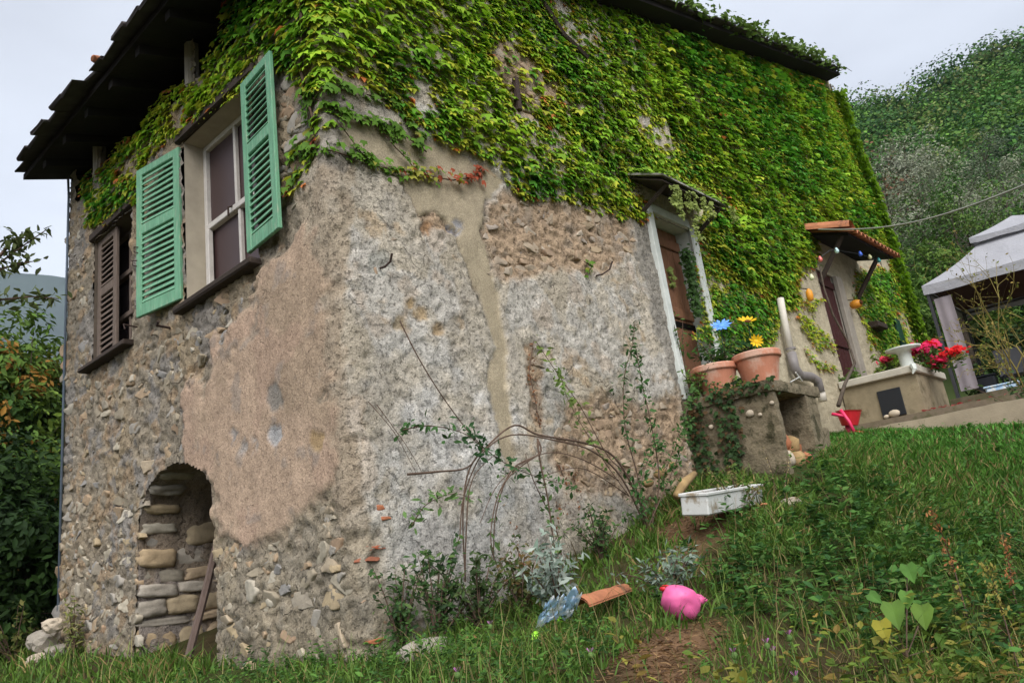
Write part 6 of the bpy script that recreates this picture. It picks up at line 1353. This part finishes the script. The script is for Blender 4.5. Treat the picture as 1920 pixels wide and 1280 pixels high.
# white window box, tilted
wb = thing('window_box', (3.25, -.92, .6), 'long dirty white plastic window box lying on the earth by the wall', 'planter'); p0 = at(1300, 945, 'y', -.95); p1 = at(1408, 925, 'y', -.85)
ax = Vector([float(v) for v in (p1 - p0)]); ln = ax.length * .97; ax.normalize(); sd = Vector((0.05, 1, .12)); sd = (sd - ax * sd.dot(ax)).normalized(); up_ = ax.cross(sd); Mw = Matrix((ax, sd, up_)).transposed(); cw = Vector([float(v) for v in (p0 + p1) / 2])
def wp(c, size, nm, mt='white_plastic', bev=.006):
    b = MB(); b.box(tuple(cw + Mw @ Vector(c)), size, M=Mw, bev=bev); return b.build(nm, M[mt], wb)
H_, W_ = .17, .22
wp((0, -W_ / 2, 0), (ln, .012, H_), 'front_panel'); wp((0, W_ / 2, 0), (ln, .012, H_), 'back_panel'); wp((-ln / 2, 0, 0), (.012, W_, H_), 'end_panel'); wp((ln / 2, 0, 0), (.012, W_, H_), 'end_panel'); wp((0, 0, -H_ / 2), (ln, W_, .012), 'base_panel')
wp((0, -W_ / 2 - .008, H_ / 2 - .012), (ln + .03, .018, .028), 'rim'); wp((0, W_ / 2 + .008, H_ / 2 - .012), (ln + .03, .018, .028), 'rim'); wp((-ln / 2 - .008, 0, H_ / 2 - .012), (.018, W_ + .03, .028), 'rim'); wp((0, 0, H_ * .12), (ln - .03, W_ - .02, .05), 'soil', 'soil')
rk = at(1482, 945, 'y', -1.22); b = MB(); b.blob((rk[0], -1.22, rk[2]), (.16, .10, .062), seed=11, amp=.22, n=3); setprops(b.build('boulder', M['rockpale'], smooth=True), 'smooth pale pinkish boulder in the grass right of the window box', 'boulder')
b = MB(); pp = at(1432, 945, 'y', -1.15); b.blob(pp, (.05, .03, .012), seed=4, amp=.4); setprops(b.build('brick_shard', M['tile']), 'small red brick shard left of the pale boulder', 'rubble')
lg = [at(1268, 930, 'y', -.45), at(1283, 905, 'y', -.45), at(1302, 888, 'y', -.42)]; b = MB(); b.tube(lg, [.035, .045, .03], n=8); setprops(b.build('log', M['drift'], smooth=True), 'short pale broken log propped by the wall above the window box', 'log')
for i, (px, py, r_) in enumerate(((1240, 888, .09), (1215, 905, .07), (1262, 872, .06))):
    b = MB(); b.blob(at(px, py, 'y', -.2), (r_, r_ * .6, r_ * .6), seed=20 + i, amp=.3); setprops(b.build('fallen_stone', M['drift'], smooth=True), ['ochre stone nearest the log at the wall foot', 'ochre stone lowest and furthest left at the wall foot', 'small ochre stone highest at the wall foot by the hutch'][i], 'stone')
# pink inflatable toy
pc_ = at(1276, 1130, 'y', -1.5); pk = thing('inflatable_toy', pc_, 'shiny pink rubber balloon toy with a small round knob in the grass', 'toy'); b = MB()
b.blob(pc_, (.135, .11, .10), M=Matrix.Rotation(.6, 4, 'Y'), seed=31, amp=.17, n=4); b.build('body', M['pink'], pk, smooth=True)
kn = at(1309, 1124, 'y', -1.52); b = MB(); b.blob(kn, (.042, .04, .036), seed=32, amp=.12, n=3); b.build('knob', M['pink'], pk, smooth=True)
b = MB(); b.tube([at(1290, 1128, 'y', -1.5), at(1303, 1125, 'y', -1.52)], .022, n=10); b.build('neck', M['pink'], pk, smooth=True)
b = MB(); b.blob(at(1322, 1124, 'y', -1.52), (.018, .016, .014), seed=33); b.build('tip', M['pink'], pk, smooth=True)
b = MB(); b.blob(at(1247, 1102, 'y', -1.42), (.04, .03, .022), seed=34, amp=.3); setprops(b.build('red_scrap', M['red_plastic'], smooth=True), 'bright red plastic scrap touching the pink balloon toy', 'scrap')
# plastic bag, blue and white with lime edges
bc = gp(1040, 1190, -.98); bg_ = thing('plastic_bag', bc, 'crumpled blue and white plastic bag with lime green edges', 'bag'); m = 25; Vb = []
e0, e1 = Vector((.86, -.25, .06)) * .28, Vector((-.25, -.55, .62)) * .19
for i in range(m):
    for j in range(m):
        u, v = i / (m - 1) - .5, j / (m - 1) - .5; q_ = Vector([float(k) for k in bc]) + Vector((-.08, -.12, .15)) + e0 * u + e1 * v; nn_ = float(fbm(A(u * 5), A(v * 5), 1.6, 4, 88)[0]); Vb.append(tuple(q_ + e0 * .18 * float(fbm(A(u * 3 + 9), A(v * 3), 1.6, 3, 89)[0]) + e1 * .5 * float(fbm(A(u * 3), A(v * 3 + 5), 1.6, 3, 90)[0]) + Vector((-.25, -.6, .6)) * (nn_ * .11 + .04 * (1 - 4 * u * u) * (1 - 4 * v * v))))
b = MB(); b.add(Vb, [(i * m + j, (i + 1) * m + j, (i + 1) * m + j + 1, i * m + j + 1) for i in range(m - 1) for j in range(m - 1)]); b.build('wrapper', M['bag'], bg_, smooth=True)
for (px, py, r_) in ((1003, 1192, .035), (1036, 1212, .045), (1052, 1160, .03), (1075, 1205, .02)):
    b = MB(); b.blob(at(px, py, 'y', -1.05), (r_, r_ * .5, r_ * .7), seed=int(px), amp=.5); b.build('torn_edge', M['lime'], bg_)
# broken curved roof tile
tp_ = gp(1128, 1128, -1.05); a0, a1 = at(1085, 1143, 'y', -1.15), at(1172, 1110, 'y', -1.0); dv = Vector([float(v) for v in (a1 - a0)]); L_ = dv.length; dv.normalize(); sdv = dv.cross(Vector((0, 0, 1))).normalized(); uv = sdv.cross(dv); b = MB(); V = []; F = []
for i in range(8):
    for k in range(9):
        q_ = math.pi * (k / 8) * .8 + .3; p = Vector([float(v) for v in a0]) + dv * (L_ * i / 7) ; rr_ = .075 * (1 - .25 * i / 7) * (1 + .05 * math.sin(i * 2.3))
        V.append(tuple(p + sdv * math.cos(q_) * rr_ + uv * math.sin(q_) * rr_)); 
for k in range(9 * 8): V.append(tuple(Vector(V[k]) - uv * .012))
for i in range(7):
    for k in range(8): a_ = i * 9 + k; F += [(a_, a_ + 1, a_ + 10, a_ + 9), (72 + a_, 72 + a_ + 9, 72 + a_ + 10, 72 + a_ + 1)]
b.add(V, F); setprops(b.build('broken_roof_tile', M['tile'], smooth=True), 'broken curved terracotta roof tile half buried in the grass', 'roof tile')
b = MB(); b.blob(gp(882, 1195, -.55) + A(0, 0, .02), (.05, .04, .02), seed=41, amp=.4); setprops(b.build('brick_shard', M['tile']), 'orange brick shard in the grass by the wall foot', 'rubble')
b = MB(); b.blob(gp(800, 1190, -.35), (.22, .12, .07), seed=42, amp=.2, n=3); setprops(b.build('flat_stone', M['grey_plaster'], smooth=True), 'large flat grey stone at the foot of the wall near the corner', 'stone')
# leaning pole in the arched doorway
b = MB(); b.tube([at(409, 1012, 'x', .10), at(385, 1110, 'x', .02), at(338, 1290, 'x', -.14)], .03, n=6); M['pole'] = material('weathered_pole', s2l(104, 88, 80), rough=.9, bump=.4, var=.25, streak=(8, 8, 1)); setprops(b.build('wooden_pole', M['pole']), 'weathered wooden pole leaning in the arched doorway', 'pole')
# rubble and dry plants at the far left foot
for i, (px, py, r_) in enumerate(((85, 1200, .16), (70, 1240, .12), (110, 1225, .13), (98, 1172, .10))):
    p = at(px, py, 'y', 4.9 - .1 * i); b = MB(); b.rock(p, (r_ * 1.7, r_ * 1.7, r_ * 1.3), seed=50 + i, amp=.5, p=3); setprops(b.build('rubble_stone', M['rockpale'] if i % 2 else M['grey_plaster']), ['large grey rubble stone at the far left foot of the house', 'pale rubble stone lowest at the far left corner', 'grey rubble stone touching the far left wall foot', 'small pale rubble stone highest at the far left corner'][i], 'stone')
shrub('dry_tuft', (-.12, 4.35, .1), 200, .06, (.05, .12), .5, [(150, 142, 92), (128, 132, 70), (100, 112, 56)], 'dry grass tuft growing from the far left foot of the wall', 880, lv=SLV)
shrub('corner_weed', (-.35, 5.3, .1), 260, .07, (.25, .2), .6, [(96, 110, 52), (80, 96, 44), (120, 118, 66)], 'wild weed clump beyond the far left corner', 881)

for o in bpy.data.objects:
    if o.type == 'MESH' and o.parent is not None and o.name.split('.')[0] in ('seeds', 'leaves', 'petals', 'florets', 'stems', 'twigs', 'branches') and 'kind' not in o: o['kind'] = 'stuff'
# ------------------------------------------------------------ air
hz = MB(); hz.box((0, 0, 375), (5400, 5400, 900)); hm = bpy.data.materials.new('haze_air'); hm.use_nodes = True; hn = hm.node_tree; hn.nodes.clear()
ho = hn.nodes.new('ShaderNodeOutputMaterial'); hv = hn.nodes.new('ShaderNodeVolumePrincipled'); hv.inputs['Color'].default_value = (.72, .82, 1.0, 1); hv.inputs['Density'].default_value = .00016; hn.links.new(hv.outputs[0], ho.inputs['Volume'])
setprops(hz.build('haze', hm), 'pale blue air between the house and the distant mountain', 'haze', kind='stuff')
print('tris', sum(sum(len(p.vertices)-2 for p in o.data.polygons) if len(o.data.polygons)<2000 else len(o.data.loops)-2*len(o.data.polygons) for o in bpy.data.objects if o.type=='MESH'))
